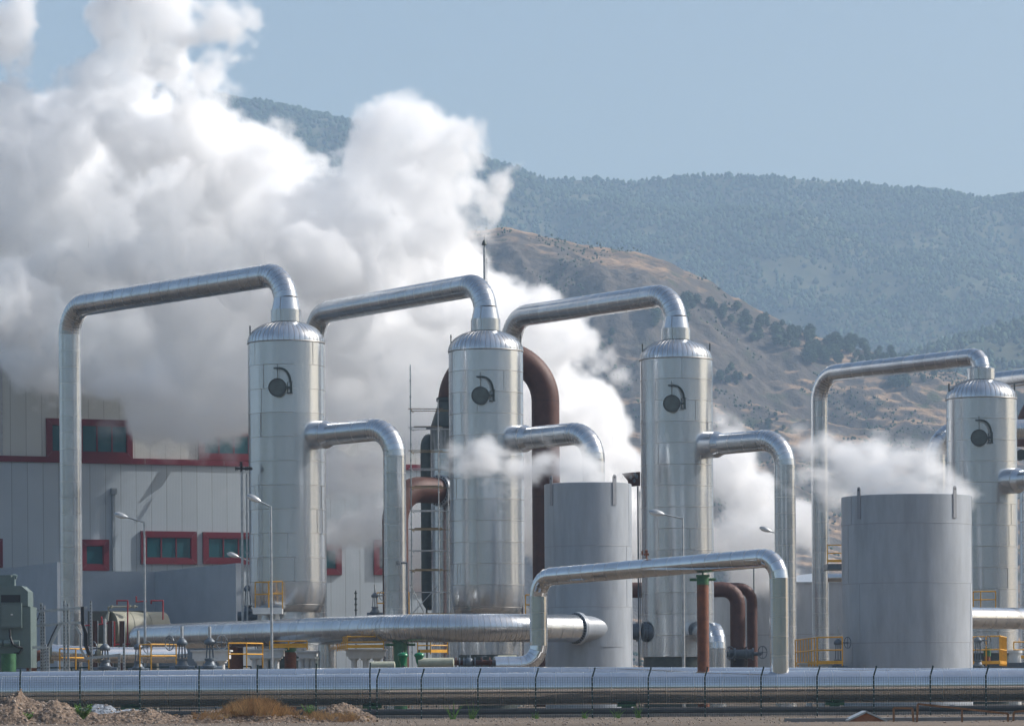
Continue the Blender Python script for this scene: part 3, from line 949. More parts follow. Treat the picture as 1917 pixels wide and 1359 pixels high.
overhead('overhead pipe from the top of the third column, dipping behind the second column', c3, ZK + .05, P(957, 700, 225), .69, ZO, 13)
overhead('thinner overhead pipe of the fourth column, with its leg left of the widest tank', c4, 20.4, P(1534.5, 900, 230.5), .555, 21.85, 14, 0., .78, .66)
c6 = P(2110, 900, 226)
q = P(1803, 900, 239)
pipe('overhead_pipe', 'overhead pipe crossing behind the fourth column top and leaving at the right edge', [(q.x, q.y, 0), (q.x, q.y, 21.9), (c6.x, c6.y, 21.9), (c6.x, c6.y, 19)], .555, 'overhead pipes bending down from the columns', sd=15)
# side pipes with big collars
def side(label, c, px, D, zc_, r, sd, zl=0., R=2.2):
    e = P(px, 1000, D)
    d = Vector((e.x - c.x, e.y - c.y, 0)); L = d.length; d.normalize()
    t = thing('side_outlet_pipe', label, 'pipe', (e.x, e.y, 0), 'side outlet pipes of the columns')
    a = Vector((c.x, c.y, zc_)) + d * (R + .9)
    pipe('pipe_run', None, [a, (e.x, e.y, zc_ + .12), (e.x, e.y, zl)], r, parent=t, rad=1.55, sd=sd, band=.98)
    mb = MB(); mb.cyl(a - d * 1.35, a - d * .1, .80, .80, n=48, caps=False); mb.cyl(a - d * .1, a + d * .3, .80, r + .01, n=48, caps=False)
    mb.cyl(a - d * .11, a - d * .09, .815, n=48, mi=1, caps=False)
    build('collar', mb, [M['clad'], M['seam']], t)
    return t
side('side pipe wrapped in thin steam, bending down right of the leftmost column', c1, 739.5, 195, 15.75, .635, 21)
side('side pipe of the second column dropping behind the narrower grey tank', c2, 1112, 200.5, 15.85, .65, 22)
side('side pipe bending down right of the third column to ground level', c3, 1470, 207, 15.85, .635, 23)
side('side pipe of the fourth column leaving the picture at the right edge', c4, 2030, 212, 13.9, .62, 24)
q = P(1752, 900, 226); z = P(1790, 803, 226).z
pipe('bent_pipe', 'curved clad pipe emerging left of the fourth column above the steam', [(q.x, q.y, 0), (q.x, q.y, z), (q.x + 9, q.y + 1, z)], .635, sd=25, rad=1.9)

# ================================================================== HEADER AND ARCH PIPES
zh = P(900, 1173.5, 181).z
hp = [P(262, 1181, 209) + Vector((.4, 4.0, 0)), P(262, 1181, 209), P(818, 1174, 179.5), P(1140, 1176, 188.9)]
for v in hp: v.z = zh
t = thing('header_pipe', 'thick horizontal clad pipe bending past the columns into the narrower grey tank', 'pipe', (hp[2].x, hp[2].y, 0))
dd = (hp[3] - hp[2]).normalized()
fl = P(1076, 1174, 1); # flange position along the last leg
k = 0
while True:
    p = hp[2] + dd * k
    ppx = p.x * F / p.y + W / 2 + 1.0
    if ppx > 1076: break
    k += .05
fc = p
pipe('pipe_run', None, [hp[0], hp[1], hp[2], fc - dd * .14], .745, parent=t, rad=[1.15, 5.5], band=.97, sd=31, n=48)
mb = flange_mb(fc, dd, .88, bolts=32)
build('flange', mb, [M['paint'], M['bolt']], t)
mb = MB(); mb.cyl(fc + dd * .12, hp[3], .70, n=48); build('tank_nozzle', mb, M['paint'], t)
mb = MB()   # reinforcing plate on the tank, curved to its radius
for i in range(16):
    th = -math.pi / 2 - .02 + i * .056
    th2 = th + .056
    a = [(T1c.x + (2.39 + .02) * math.cos(q), T1c.y + (2.39 + .02) * math.sin(q), z) for z in (zh - 1.0, zh + 1.0) for q in (th, th2)]
    mb.add(a, [(0, 1, 3, 2)])
build('reinforcing_plate', mb, M['paint'], t)

ar = [P(925, 1262, 169), P(1007.5, 1235, 169.5), P(1007.5, 1085, 169.5), P(1458, 1040, 158), P(1458, 1256, 158)]
z0 = 2.35
ar[0].z = z0; ar[1] = Vector((ar[2].x, ar[2].y, z0)); ar[2].z = 6.62; ar[3].z = 7.12; ar[4] = Vector((ar[3].x, ar[3].y, 1.75))
t = thing('arch_pipe', 'slim clad pipe forming a long low arch over a tall rusty post', 'pipe', (ar[4].x, ar[4].y, 0))
pipe('pipe_run', None, ar, .435, parent=t, rad=[.95, .95, .95], band=.83, sd=32, n=40, mats=('shiny', 'seam'))
q = ar[2] + (ar[3] - ar[2]) * ((1218 - 1007) / 451.)
mb = MB(); mb.cyl(q + Vector((0, 0, .42)), q + Vector((0, 0, .8)), .045, n=8); mb.cyl(q + Vector((-.12, 0, .66)), q + Vector((.12, 0, .66)), .06, n=8); mb.cyl(q + Vector((-.2, 0, .62)), q + Vector((-.2, 0, .82)), .05, n=8); mb.cyl(q + Vector((-.06, 0, .8)), q + Vector((.06, 0, .8)), .07, n=8)
build('vent_valve', mb, M['orust'], t)
# rusty post with green saddle
def rust_post(label, px, D, r, ztop, group='rusty pipe support posts', cap=True, cross=True, zb_=0, body='orust'):
    p = P(px, 1150, D)
    t = thing('support_post', label, 'support post', (p.x, p.y, 0), group)
    hc = .36
    mb = MB(); mb.cyl((p.x, p.y, zb_), (p.x, p.y, ztop - (hc if cap else 0)), r, n=24); build('post', mb, M[body], t)
    if cap:
        mb = MB(); mb.cyl((p.x, p.y, ztop - hc), (p.x, p.y, ztop), r * 1.04, n=24)
        if cross:
            mb.cyl((p.x - r * 2.2, p.y, ztop - .12), (p.x + r * 2.2, p.y, ztop - .12), .07, n=10)
            mb.obox((p.x, p.y, ztop + .05), (r * 1.1, 0, 0), (0, r * 1.1, 0), (0, 0, .05))
            mb.obox((p.x, p.y, ztop + .14), (.03, 0, 0), (0, r * .9, 0), (0, 0, .12))
        build('saddle', mb, M['green'], t)
    return t
q = ar[2] + (ar[3] - ar[2]) * ((1316 - 1007) / 451.)
px_ = 1316
rust_post('tall orange-rust post with a green saddle carrying the arch pipe', px_, q.y, .275, q.z - .62)
def zpix(px, py, D): return P(px, py, D).z
# ------------------------------------------------------------------ twin pipes along the fence
FZ = 1.21
t = thing('ground_pipe', 'polished large pipe running low along the whole green fence, nearer of the two', 'pipe', (0, 158, 0), 'pair of long pipes behind the fence')
pipe('pipe_run', None, [(-27, 158, FZ), (27, 158, FZ)], .735, parent=t, rad=1, band=1.27, sd=41, n=64, mats=('shiny', 'seamb'), rnd=.0015, swid=.022, axial=False)
for px in (697, 1173, 1562, 245):
    p = P(px, 1330, 158)
    mb = MB(); mb.box((p.x - .22, 157.75, -.05), (p.x + .22, 158.25, .45)); mb.box((p.x - .42, 157.7, .36), (p.x + .42, 158.3, .49))
    build('support_saddle', mb, M['green'], t)
mb = MB(); mb.cyl((-27, 155.5, .13), (27, 155.5, .13), .2, n=24)
for i in range(9): mb.cyl((-26 + i * 6.5, 155.5, .13), (-25.8 + i * 6.5, 155.5, .13), .22, n=24)
tag(build('low_black_pipe', mb, M['black'], None, (0, 155.5, 0)), 'thin black pipe lying on the ground under the polished pipe', 'pipe')
rp = [P(-60, 1258, 163.5), P(880, 1246.5, 163.5), P(1980, 1252, 162.3)]
for v, z in zip(rp, (1.52, 1.60, 1.33)): v.z = z
t = thing('ground_pipe', 'polished pipe showing only its bright top behind the nearer long fence pipe', 'pipe', (0, 163.5, 0), 'pair of long pipes behind the fence')
pipe('pipe_run', None, rp, .66, parent=t, rad=20, band=1.27, sd=42, n=64, mats=('shiny', 'seamb'), rnd=.0015, swid=.022, axial=False)

# ================================================================== RUSTY PIPES AND THE SCRUBBER BEHIND
def qz(px, py, D): return P(px, py, D)
D_ = 226
ra, rb = P(846, 745, D_), P(1021, 752, D_)
rb.y = ra.y = D_
zc_ = rb.z
rr = (rb.x - ra.x) / 2
t = thing('arch_duct', 'huge dark rusty arched duct looming behind the second column', 'duct', (rb.x, D_, 0), 'rusty brown pipes')
pipe('pipe_run', None, [(ra.x, D_, ra.z - .1), (ra.x, D_, zc_ + rr), (rb.x, D_, zc_ + rr), (rb.x, D_, 0)], .905, parent=t, rad=rr * .995, band=3.2, sd=51, mats=('rust', 'bolt'), swid=.03, rnd=.0, axial=False, n=48, seam=False)
for z in (zc_ + .02, zc_ - 6.2, zc_ - 12.4): mb = MB(); mb.lathe((rb.x, D_), [(.9, z - .02), (.914, z), (.9, z + .02)], 48, 0); build('weld', mb, M['bolt'], t)
# scrubber vessel
sc_ = Vector((ra.x, D_, 0))
sv = thing('scrubber_vessel', 'weather-darkened clad vessel with conical top under the rusty arch, scaffolded', 'vessel', (sc_.x, D_, 0))
mb = flange_mb((ra.x, D_, ra.z - .12), (0, 0, 1), 1.02, .1, 26); build('flange', mb, [M['dark'], M['bolt']], sv)
z1, z2, zb_ = P(806, 757, D_).z, P(806, 797, D_).z, P(806, 1150, D_).z
Rv = 1.42
mb = MB(); mb.lathe(sc_, [(.9, z1 + .35), (.92, z1), (Rv - .12, z2 + .25), (Rv, z2 - .1)], 56); build('cone_top', mb, M['dark'], sv)
mb = MB(); mb.lathe(sc_, [(Rv, 3), (Rv, z2 - 1.6)], 56)
for k in range(11): z = 3 + k * 1.3; mb.lathe(sc_, [(Rv - .01, z - .012), (Rv + .012, z), (Rv - .01, z + .012)], 56, 1)
build('shell', mb, [M['clad'], M['seam']], sv)
mb = MB(); mb.lathe(sc_, [(Rv + .004, z2 - 1.6), (Rv + .004, z2 - .1)], 56); build('stained_top_band', mb, mat('stained_cladding', (.06, .07, .07), .5, .5, col2=(.35, .36, .36), vscale=3, stretch=(1, 1, .15)), sv)
mb = MB()
for k in range(3):
    z = z2 - .2 - k * .0
    mb.lathe(sc_, [(Rv, z), (Rv + .28, z), (Rv + .28, z + .1), (Rv, z + .1)], 40, smooth=False)
build('top_ring', mb, M['dark'], sv)
# dark capsule tank to its left
cc = P(803, 900, 227.5); r = .42
zt_, zb2 = P(800, 812, 227.5).z, P(800, 1142, 227.5).z
mb = MB(); pr = [(r * 1.0 * math.sin(a) * 1.3, zb2 + .9 - .9 * math.cos(a)) for a in np.linspace(0, math.pi / 2, 9)] + [(r * 1.3 * math.sin(a), zt_ - .9 - .9 * math.cos(a)) for a in np.linspace(math.pi / 2, math.pi, 9)]
mb.lathe(cc, pr, 32); 
t = thing('capsule_tank', 'tall narrow dark tank with rounded ends left of the scrubber vessel', 'tank', (cc.x, cc.y, 0))
build('shell', mb, M['dark'], t); mb = MB()
for a in (0, 2.1, 4.2): mb.cyl((cc.x + .4 * math.cos(a), cc.y + .4 * math.sin(a), 0), (cc.x + .4 * math.cos(a), cc.y + .4 * math.sin(a), zb2 + .8), .06, n=8)
build('leg', mb, M['dark'], t)
# rusty elbow into the scrubber
ez = P(800, 915, 222).z
ex = P(740, 1000, 221.5)
fx = P(824, 915, 224)
t = thing('elbow_duct', 'rusty elbow duct flanged to the scrubber, hugging behind the first side pipe', 'duct', (ex.x, 221.5, 0), 'rusty brown pipes')
pipe('pipe_run', None, [(fx.x + .6, 224.6, ez), (ex.x, 221.5, ez), (ex.x, 221.5, 0)], .83, parent=t, rad=2.1, band=2.5, sd=52, mats=('rust', 'bolt'), seam=False, axial=False, n=40)
mb = flange_mb((fx.x - .05, 223.95, ez), (fx.x - ex.x, 3.0, 0), 1.02, .11, 26); build('flange', mb, [M['paint'], M['bolt']], t)
z = P(1925, 835, 240).z; x = P(1928, 835, 240).x
pipe('arch_duct', 'dark rusty duct edge peeping out right of the fourth column at the picture edge', [(x, 240, z), (x, 240, z + 3.2), (x + 4, 240, z + 3.2), (x + 4, 240, 0)], .9, 'rusty brown pipes', mats=('rust', 'bolt'), rad=1.95, seam=False, axial=False, sd=56)
# pipes right of the third column
zr = P(1360, 1103, 226).z; pa = P(1381, 1150, 226)
t = thing('bent_duct', 'nearer dark rusty pipe bending down to a flanged valve right of the third column', 'duct', (pa.x, 226, 0), 'rusty brown pipes')
pipe('pipe_run', None, [(P(1150, 1100, 226).x, 226, zr), (pa.x, 226, zr), (pa.x, 226, P(1381, 1214, 226).z)], .5, parent=t, rad=.95, band=2.5, sd=53, mats=('rust', 'bolt'), seam=False, axial=False)
mb = flange_mb((pa.x, 226, P(1381, 1214, 226).z), (0, 0, 1), .66, .07, 18); build('flange', mb, [M['rust'], M['bolt']], t)
pb = P(1408, 1150, 229); zr2 = P(1400, 1100, 229).z
t = thing('bent_duct', 'thinner farther rusty pipe bending down just right of the nearer one', 'duct', (pb.x, 229, 0), 'rusty brown pipes')
pipe('pipe_run', None, [(pb.x - 5, 229, zr2), (pb.x, 229, zr2), (pb.x, 229, 1.5)], .35, parent=t, rad=.9, band=2.5, sd=54, mats=('rust', 'bolt'), seam=False, axial=False)
# silver elbow from the third column foot
za = P(1327, 1178, 207).z; pe = P(1343, 1220, 205)
t = thing('foot_outlet_pipe', 'short clad elbow pipe curving down from the foot of the third column', 'pipe', (pe.x, pe.y, 0))
pipe('pipe_run', None, [(c3.x + 1.2, c3.y - 1.9, za - .1), (pe.x, pe.y, za - .1), (pe.x, pe.y, 0)], .53, parent=t, rad=1.05, sd=55, band=1.2)
# flanged nozzles on third column
def nozzle(px, py, D, d, r, L=.5, parent=None, name='flanged_nozzle', m='bluegrey'):
    p = P(px, py, D); d = Vector(d).normalized()
    mb = MB(); mb.cyl(p - d * L, p, r * .8, n=28, caps=False)
    flange_mb(p, d, r, .07, 18, mb); mb.cyl(p + d * .05, p + d * .16, r * .92, n=28)
    return build(name, mb, [M[m], M['bolt']], parent)
nozzle(1306, 1178, 209.8, (.4, -.9, 0), .5, .5, V3); nozzle(1208, 1182, 210.8, (-1, -.15, 0), .62, .4, V3)
mb = MB(); p = P(1178, 1182, 211.3); mb.cyl(p, p + Vector((.62, 0, 0)), .5, n=28); mb.cyl(p + Vector((.1, 0, 0)), p + Vector((.2, 0, 0)), .6, n=28); mb.cyl(p + Vector((.42, 0, 0)), p + Vector((.5, 0, 0)), .6, n=28)
mb.cyl(p + Vector((-2, 0, 0)), p, .42, n=24, mi=1)
tag(build('inlet_valve', mb, [M['bluegrey'], M['rust']], None, (p.x, p.y, p.z)), 'flanged valve joining the left side of the third column foot', 'valve')
# rusty hopper with little valves left of the third column
p = P(1187, 897, 214)
t = thing('valve_box', 'small rusty box of valves fixed high on the left of the third column', 'valve box', p)
mb = MB(); mb.obox(p, (.38, 0, .03), (0, .1, 0), (0, 0, .43))
mb.add([p + Vector(q) for q in ((-.38, -.1, -.1), (-.38, .1, -.1), (-.75, .1, .36), (-.75, -.1, .36), (-.38, -.1, .4), (-.38, .1, .4))], [(0, 1, 2, 3), (0, 3, 4), (1, 5, 2), (3, 2, 5, 4)]); build('box', mb, M['rust'], t)
mb = MB()
for dx, dz in ((-.2, .1), (0, -.1), (.15, .15), (.05, .3)):
    mb.cyl(p + Vector((dx, -.25, dz - .12)), p + Vector((dx, -.25, dz + .12)), .05, n=8); mb.cyl(p + Vector((dx - .1, -.25, dz)), p + Vector((dx + .1, -.25, dz)), .035, n=8)
build('small_valves', mb, M['bluegrey'], t)
mb = MB(); q = P(1194, 910, 213.6); mb.cyl((q.x, q.y, 0), (q.x, q.y, q.z), .05, n=8); mb.cyl((q.x + .12, q.y, 0), (q.x + .12, q.y, q.z - .3), .025, n=6)
build('drain_tube', mb, M['bluegrey'], t)

# ================================================================== MAST, LAMPS, SCAFFOLD
p = P(907, 515, 227); zt_ = P(907, 440, 227).z
t = thing('lightning_mast', 'thin metal mast with climbing pegs poking above the second overhead pipe', 'mast', (p.x, 227, 0))
mb = MB(); mb.cyl((p.x, 227, 0), (p.x, 227, zt_ - .8), .13, .08, n=8); mb.cyl((p.x + .16, 227, 10), (p.x + .16, 227, zt_ - 1.5), .025, n=6)
for k in range(24): z = zt_ - 1.2 - k * .62; sgn = 1 if k % 2 else -1; mb.bar((p.x, 227, z), (p.x + .28 * sgn, 227, z), .03)
build('pole', mb, M['galv'], t)
mb = MB(); mb.cyl((p.x, 227, zt_ - .8), (p.x, 227, zt_), .03, .005, n=6); mb.lathe((p.x, 227), [(.16, zt_ - .62), (.12, zt_ - .45), (.02, zt_ - .3)], 10); mb.lathe((p.x, 227), [(.02, zt_ - .7), (.2, zt_ - .64), (.16, zt_ - .6)], 10)
build('rod_tip', mb, M['dark'], t)
def lamp(label, pxpole, pytop, pxhead, pyhead, D, sz=1.):
    p = P(pxpole, pytop, D); h = P(pxhead, pyhead, D)
    t = thing('street_lamp', label, 'street lamp', (p.x, D, 0), 'tall galvanised street lamps')
    mb = MB(); mb.cyl((p.x, D, 0), (p.x, D, p.z), .085 * sz, .05 * sz, n=12); mb.lathe((p.x, D), [(.09, .9), (.1, .9), (.1, .97), (.085, .97)], 12); build('pole', mb, M['galv'], t)
    d = (h - p).normalized()
    mb = MB(); mb.cyl(p - Vector((0, 0, .05)), h - d * .2 * sz, .04 * sz, n=8); build('arm', mb, M['galv'], t)
    # cobra head: tapered shell over a glass bowl
    prof = [(-.40, .06), (-.25, .14), (0, .2), (.2, .18), (.34, .11), (.42, .02)]
    up = Vector((0, 0, 1)); s_ = Vector((0, 1, 0)); u_ = d.cross(s_)
    if u_.z < 0: u_ = -u_
    def ring(a, r, top): return [h + d * a * sz + (s_ * math.cos(q) * r * 1.1 + u_ * math.sin(q) * r * (.9 if top else .8)) * sz for q in (np.linspace(0, math.pi, 9) if top else np.linspace(math.pi, 2 * math.pi, 9))]
    for top, m_, nm in ((True, 'galv', 'lamp_housing'), (False, 'glasslamp', 'lamp_bowl')):
        mb = MB(); vs = []
        for a, r in prof: vs += ring(a, r, top)
        mb.add(vs, [(k * 9 + i, k * 9 + i + 1, (k + 1) * 9 + i + 1, (k + 1) * 9 + i) for k in range(len(prof) - 1) for i in range(8)], 0, True)
        build(nm, mb, M[m_], t)
    return t
lamp('street lamp leaning its head left before the power hall wall, beside the leftmost pipe', 270, 976, 226, 965, 205, 1.05)
lamp('street lamp standing in front of the leftmost column and header pipe', 507, 947, 475, 933, 184, 1.0)
lamp('street lamp standing in front of the third column', 1278, 969, 1229, 960, 186, 1.05)
lamp('street lamp peeping out left of the third side pipe, only its head showing', 1472, 1004, 1433, 991, 222, 1.0)
lamp('small distant street lamp in front of the triple-paned hall window', 478, 1052, 436, 1039, 228, 1.0)
# scaffold
SX = [P(769.5, 900, 218).x, P(821, 900, 218).x, P(839, 900, 221).x, P(869, 900, 221).x]
t = thing('scaffold_tower', 'thin tube scaffold climbing beside the scrubber vessel left of the second column', 'scaffold', (SX[0], 218, 0))
tops = [P(769, 683, 218).z, P(820, 748, 218).z, P(839, 905, 221).z, P(870, 760, 221).z]
for x, y, z in zip(SX, (218, 218, 220.5, 220.5), tops):
    mb = MB(); mb.cyl((x, y, 0), (x, y, z), .035, n=8)
    for k in range(int(z / 1.0)): mb.cyl((x, y, k * 1.0 + .5), (x, y, k * 1.0 + .56), .065, n=8)
    build('standard', mb, mat('scaffold_tube', (.25, .3, .32), .5, .4, var=.3, vscale=3) if x == SX[0] else M['galv'], t)
for k, py in enumerate((765, 800, 843, 877, 911, 955, 990, 1030, 1067, 1108, 1148)):
    z = P(800, py, 218).z
    mb = MB()
    mb.cyl((SX[0] - .15, 218, z), (SX[1] + .3, 218, z - .02), .03, n=6); mb.cyl((SX[0] - .1, 220.5, z + .05), (SX[3], 220.5, z + .07), .03, n=6)
    mb.cyl((SX[0], 217.9, z - .03), (SX[0] + .1, 220.6, z - .03), .03, n=6); mb.cyl((SX[1], 217.9, z - .03), (SX[1], 220.6, z - .03), .03, n=6)
    build('ledger', mb, M['galv'] if k % 2 else M['platform'], t)
    if k in (1, 4, 6, 8):
        mb = MB(); mb.box((SX[0] + .2, 218.1, z + .04), (SX[1] + .2, 218.8, z + .09)); build('boards', mb, M['platform'], t)
mb = MB(); a, b = P(768, 1094, 217.8), P(797, 1152, 217.8); mb.cyl(a, b, .04, n=6); a, b = P(770, 1150, 217.8), P(821, 1095, 217.9); mb.cyl(a, b, .03, n=6); build('brace', mb, M['galv'], t)

# ================================================================== VALVES, RAILINGS, SMALL PLANT
def gate_valve(label, px, ytop, ybot, D, sz=1., wheel=1, group='gate valves with handwheels', m='bluegrey', ygear=None):
    b, tp = P(px, ybot, D), P(px, ytop, D)
    hgt = tp.z - b.z; x, y = b.x, D
    t = thing('gate_valve', label, 'valve', (x, y, b.z), group)
    zg = b.z + hgt * .55 if ygear is None else P(px, ygear, D).z
    r = .28 * sz
    mb = MB(); mb.lathe((x, y), [(r * 1.1, b.z - .5), (r * 1.1, b.z - .02), (r * 1.35, b.z), (r * 1.35, b.z + .1 * sz), (r * 1.05, b.z + .16 * sz), (r * .75, b.z + .36 * sz), (r * .95, b.z + .38 * sz), (r * .95, b.z + .48 * sz)], 20, smooth=False)
    mb.cyl((x - r * 2.2, y, b.z - .2), (x + r * 2.2, y, b.z - .2), r * 1.1, n=20); build('body', mb, M[m], t)
    mb = MB()
    for s_ in (-1, 1): mb.bar((x + s_ * r * .6, y, b.z + .5 * sz), (x + s_ * r * .45, y, zg), .07 * sz, .1 * sz)
    mb.cyl((x, y, b.z + .4 * sz), (x, y, zg), .035 * sz, n=8)
    mb.lathe((x, y), [(r * .85, zg - .06), (r * 1.0, zg), (r * .95, zg + .12 * sz), (r * .5, zg + .25 * sz), (.07 * sz, zg + .3 * sz)], 16); build('yoke', mb, M[m], t)
    mb = MB(); mb.cyl((x, y, zg + .25 * sz), (x, y, tp.z), .075 * sz, n=12); build('stem_cover', mb, M['galv'], t)
    # handwheel standing upright on the gear shaft
    wx = x + wheel * (r + .32 * sz); wr = .36 * sz; zc2 = zg + .05 * sz
    mb = MB(); n = 20; q = Vector((.75 * wheel, -.66, 0)).normalized(); s_ = Vector((-q.y, q.x, 0)); c0 = Vector((wx, y - .15, zc2))
    ring = [c0 + s_ * math.cos(2 * math.pi * i / n) * wr + Vector((0, 0, math.sin(2 * math.pi * i / n) * wr)) for i in range(n)]
    for i in range(n): mb.bar(ring[i], ring[(i + 1) % n], .04 * sz, .04 * sz)
    for i in range(0, n, 5): mb.bar(c0, ring[i], .03 * sz, .03 * sz)
    mb.cyl(c0 + q * .05, Vector((x, y, zc2)), .045 * sz, n=8); build('handwheel', mb, M[m], t)
    return t
gate_valve('tall gate valve with handwheel against the left edge of the leftmost column', 464, 1078, 1147, 201.5, .95, 1, ygear=1104)
gate_valve('gate valve with handwheel just left of the first side pipe leg', 702, 1094, 1147, 198, .75, 1, ygear=1116)
gate_valve('leftmost blue-grey gate valve, low in front of the rusty stubs', 197, 1158, 1252, 178, 1., -1, ygear=1215)
gate_valve('blue-grey gate valve before the rounded end of the header pipe', 259, 1180, 1252, 178, .85, 1, ygear=1213)
gate_valve('tall blue-grey gate valve with its wheel on the left, under the header pipe', 341, 1172, 1250, 172, 1., -1, ygear=1205)
gate_valve('tall blue-grey gate valve with its wheel on the right, under the header pipe', 393, 1172, 1250, 172, 1., 1, ygear=1204)
gate_valve('blue-grey gate valve inside the yellow rails left of the widest tank', 1569, 1170, 1248, 178, .8, 1, ygear=1204)
gate_valve('blue-grey gate valve inside the yellow rails right of the widest tank', 1831, 1192, 1248, 182, .8, 1, ygear=1200)
# stand pipes with instrument valves left of column one
t = thing('instrument_riser', 'pair of thin riser tubes with black valve cluster at the left of the leftmost column', 'tube', P(452, 1150, 198))
mb = MB(); a = P(452.5, 882, 198); b = P(461.5, 886, 198.4)
mb.cyl((a.x, a.y, 4), a, .07, n=8); mb.cyl((b.x, b.y, 4), b, .05, n=8)
for k in range(7): mb.cyl((b.x, b.y, 5 + k), (b.x, b.y, 5.1 + k), .08, n=8)
build('tube', mb, M['galv'], t)
mb = MB(); z = P(452, 877, 198).z
mb.cyl((a.x - .38, a.y, z), (a.x + .6, a.y + .2, z), .055, n=8)
for dx in (-.36, -.28, -.08, .02, .22, .3, .44, .52): mb.cyl((a.x + dx, a.y, z), (a.x + dx + .035, a.y, z), .13, n=12)
mb.cyl((a.x - .03, a.y, z - .2), (a.x - .03, a.y, z + .38), .06, n=8); mb.cyl((a.x - .13, a.y, z + .36), (a.x + .07, a.y, z + .36), .035, n=8); mb.cyl((a.x - .03, a.y, z + .18), (a.x - .03, a.y, z + .25), .12, n=10)
build('valve_cluster', mb, M['black'], t)
t = thing('instrument_tube', 'thin upright tube with a small handwheel right of the first side pipe leg', 'tube', P(762, 1150, 194))
mb = MB(); a = P(762, 1053, 194); mb.cyl((a.x, a.y, 3), a, .045, n=8); mb.cyl(a, a + Vector((-.35, 0, 0)), .045, n=8); build('tube', mb, M['bluegrey'], t)
mb = MB(); w = a + Vector((-.5, -.1, 0))
for dx in (.18, .3, .42): mb.cyl(w + Vector((dx, .1, 0)), w + Vector((dx + .05, .1, 0)), .09, n=10)
ring = [w + Vector((0, .12 * math.cos(i * .524), .15 * math.sin(i * .524))) + Vector((.08 * math.cos(i * .524), 0, 0)) for i in range(12)]
for i in range(12): mb.bar(ring[i], ring[(i + 1) % 12], .03)
build('small_valve', mb, M['bluegrey'], t)
mb = MB(); a = P(666, 1105, 205); b = P(666, 1150, 205); mb.cyl(b - Vector((0, 0, 3)), a, .04, n=8)
for k in range(4): mb.cyl(a - Vector((0, 0, .12 + .33 * k)), a - Vector((0, 0, .2 + .33 * k)), .09, n=8)
tag(build('vent_tube', mb, M['dark'], None, b), 'thin dark vent tube rising from behind the header pipe before the ribbed wall', 'tube')
mb = MB(); a = P(1411, 1062, 235); mb.cyl((a.x, a.y, 0), a, .045, n=8)
tag(build('thin_rod', mb, M['bluegrey'], None, (a.x, a.y, 0)), 'thin upright rod rising above the rusty bent pipes', 'rod')

def railing(label, pts, D, yb, h=1.15, toe=True, posts=None, parent=None, skid=None):
    """pts: list of (px, D) along the foot; yb: pixel row of the toe board bottom at the first point"""
    q = [P(px, yb, d) for px, d in pts]
    z = q[0].z
    for v in q: v.z = z
    t = thing('yellow_railing', label, 'railing', q[0] , 'yellow safety railings')
    for hh, nm in ((h, 'handrail'), (h * .52, 'middle_rail')):
        mb = MB()
        for a, b in zip(q, q[1:]): mb.cyl(a + Vector((0, 0, hh)), b + Vector((0, 0, hh)), .035, n=8)
        build(nm, mb, M['yellow'], t)
    for a, b in zip(q, q[1:]):
        L = (b - a).length; n = max(1, round(L / 1.3))
        for i in range(n + (1 if b == q[-1] else 0)):
            p = a + (b - a) * i / n
            mb = MB(); mb.bar(p - Vector((0, 0, .1)), p + Vector((0, 0, h)), .06); build('post', mb, M['yellow'], t)
    if toe:
        mb = MB()
        for a, b in zip(q, q[1:]): mb.bar(a + Vector((0, 0, .08)), b + Vector((0, 0, .08)), .02, .17)
        build('toe_board', mb, M['yellow'], t)
    return t, z
railing('yellow cage railing at the foot of the leftmost column', [(478, 198.2), (503, 197.7), (503.5, 197.2), (529, 197.2)], 0, 1137, 1.45, False)
mb = MB(); a, b = P(474, 1146, 197.5), P(529, 1137, 197.5); mb.box((a.x, 197.15, a.z - .1), (b.x, 199.2, b.z)); mb.box((a.x + .2, 198.2, a.z - 3), (a.x + .4, 198.4, a.z - .1)); mb.box((b.x - .4, 197.5, a.z - .5), (b.x - .2, 197.7, a.z - .1))
tag(build('access_platform', mb, M['white'], None, (a.x, 196, a.z)), 'small off-white access platform under the yellow cage railing at the leftmost column', 'platform')
railing('narrow yellow railing half hidden behind the first side pipe leg', [(706, 199), (720, 199), (766, 199.4)], 0, 1150, 1.25, False)
railing('narrow yellow railing between the second column and the arch pipe leg', [(984, 200), (999, 200)], 0, 1152, 1.2, False)
railing('low yellow railing before the silver pipe at left, next to the leftmost gate valve', [(112, 176), (142, 176.5), (166, 178)], 0, 1249, .95, False)
railing('yellow railing between two gate valves under the rounded end of the header pipe', [(262, 174), (283, 173), (330, 174)], 0, 1251, 1.2, False)
railing('yellow railing over a rusty post, below the leftmost column', [(428, 176), (462, 176.4), (492, 178)], 0, 1246, 1.15, False)
railing('yellow railing of the white skid under the header pipe right of the street lamp', [(505, 186), (575, 186)], 0, 1212, .35, True)
railing('yellow kerb railing on the white skid right of the short clad pipe', [(632, 190), (650, 184), (718, 184)], 0, 1215, .6, True)
railing('yellow railing behind the green valves below the second column', [(782, 192), (806, 192), (838, 193)], 0, 1221, .75, True)
railing('long yellow railing left of the widest tank', [(1489, 186), (1530, 176), (1577, 175)], 0, 1245, 1.35, True)
railing('high yellow railing on a platform just left of the widest tank top half', [(1549, 224), (1577, 224), (1605, 224)], 0, 1052, 1.1, True)
mb = MB(); a = P(1549, 1058, 224); mb.box((a.x, 224, a.z - .25), (a.x + 3, 227, a.z + .1)); mb.cyl((a.x + 2, 225, 0), (a.x + 2, 225, a.z - .25), .2, n=12)
tag(build('steel_platform', mb, M['bluegrey'], None, (a.x + 2, 225, 0)), 'raised steel platform carrying the high yellow railing left of the widest tank', 'platform')
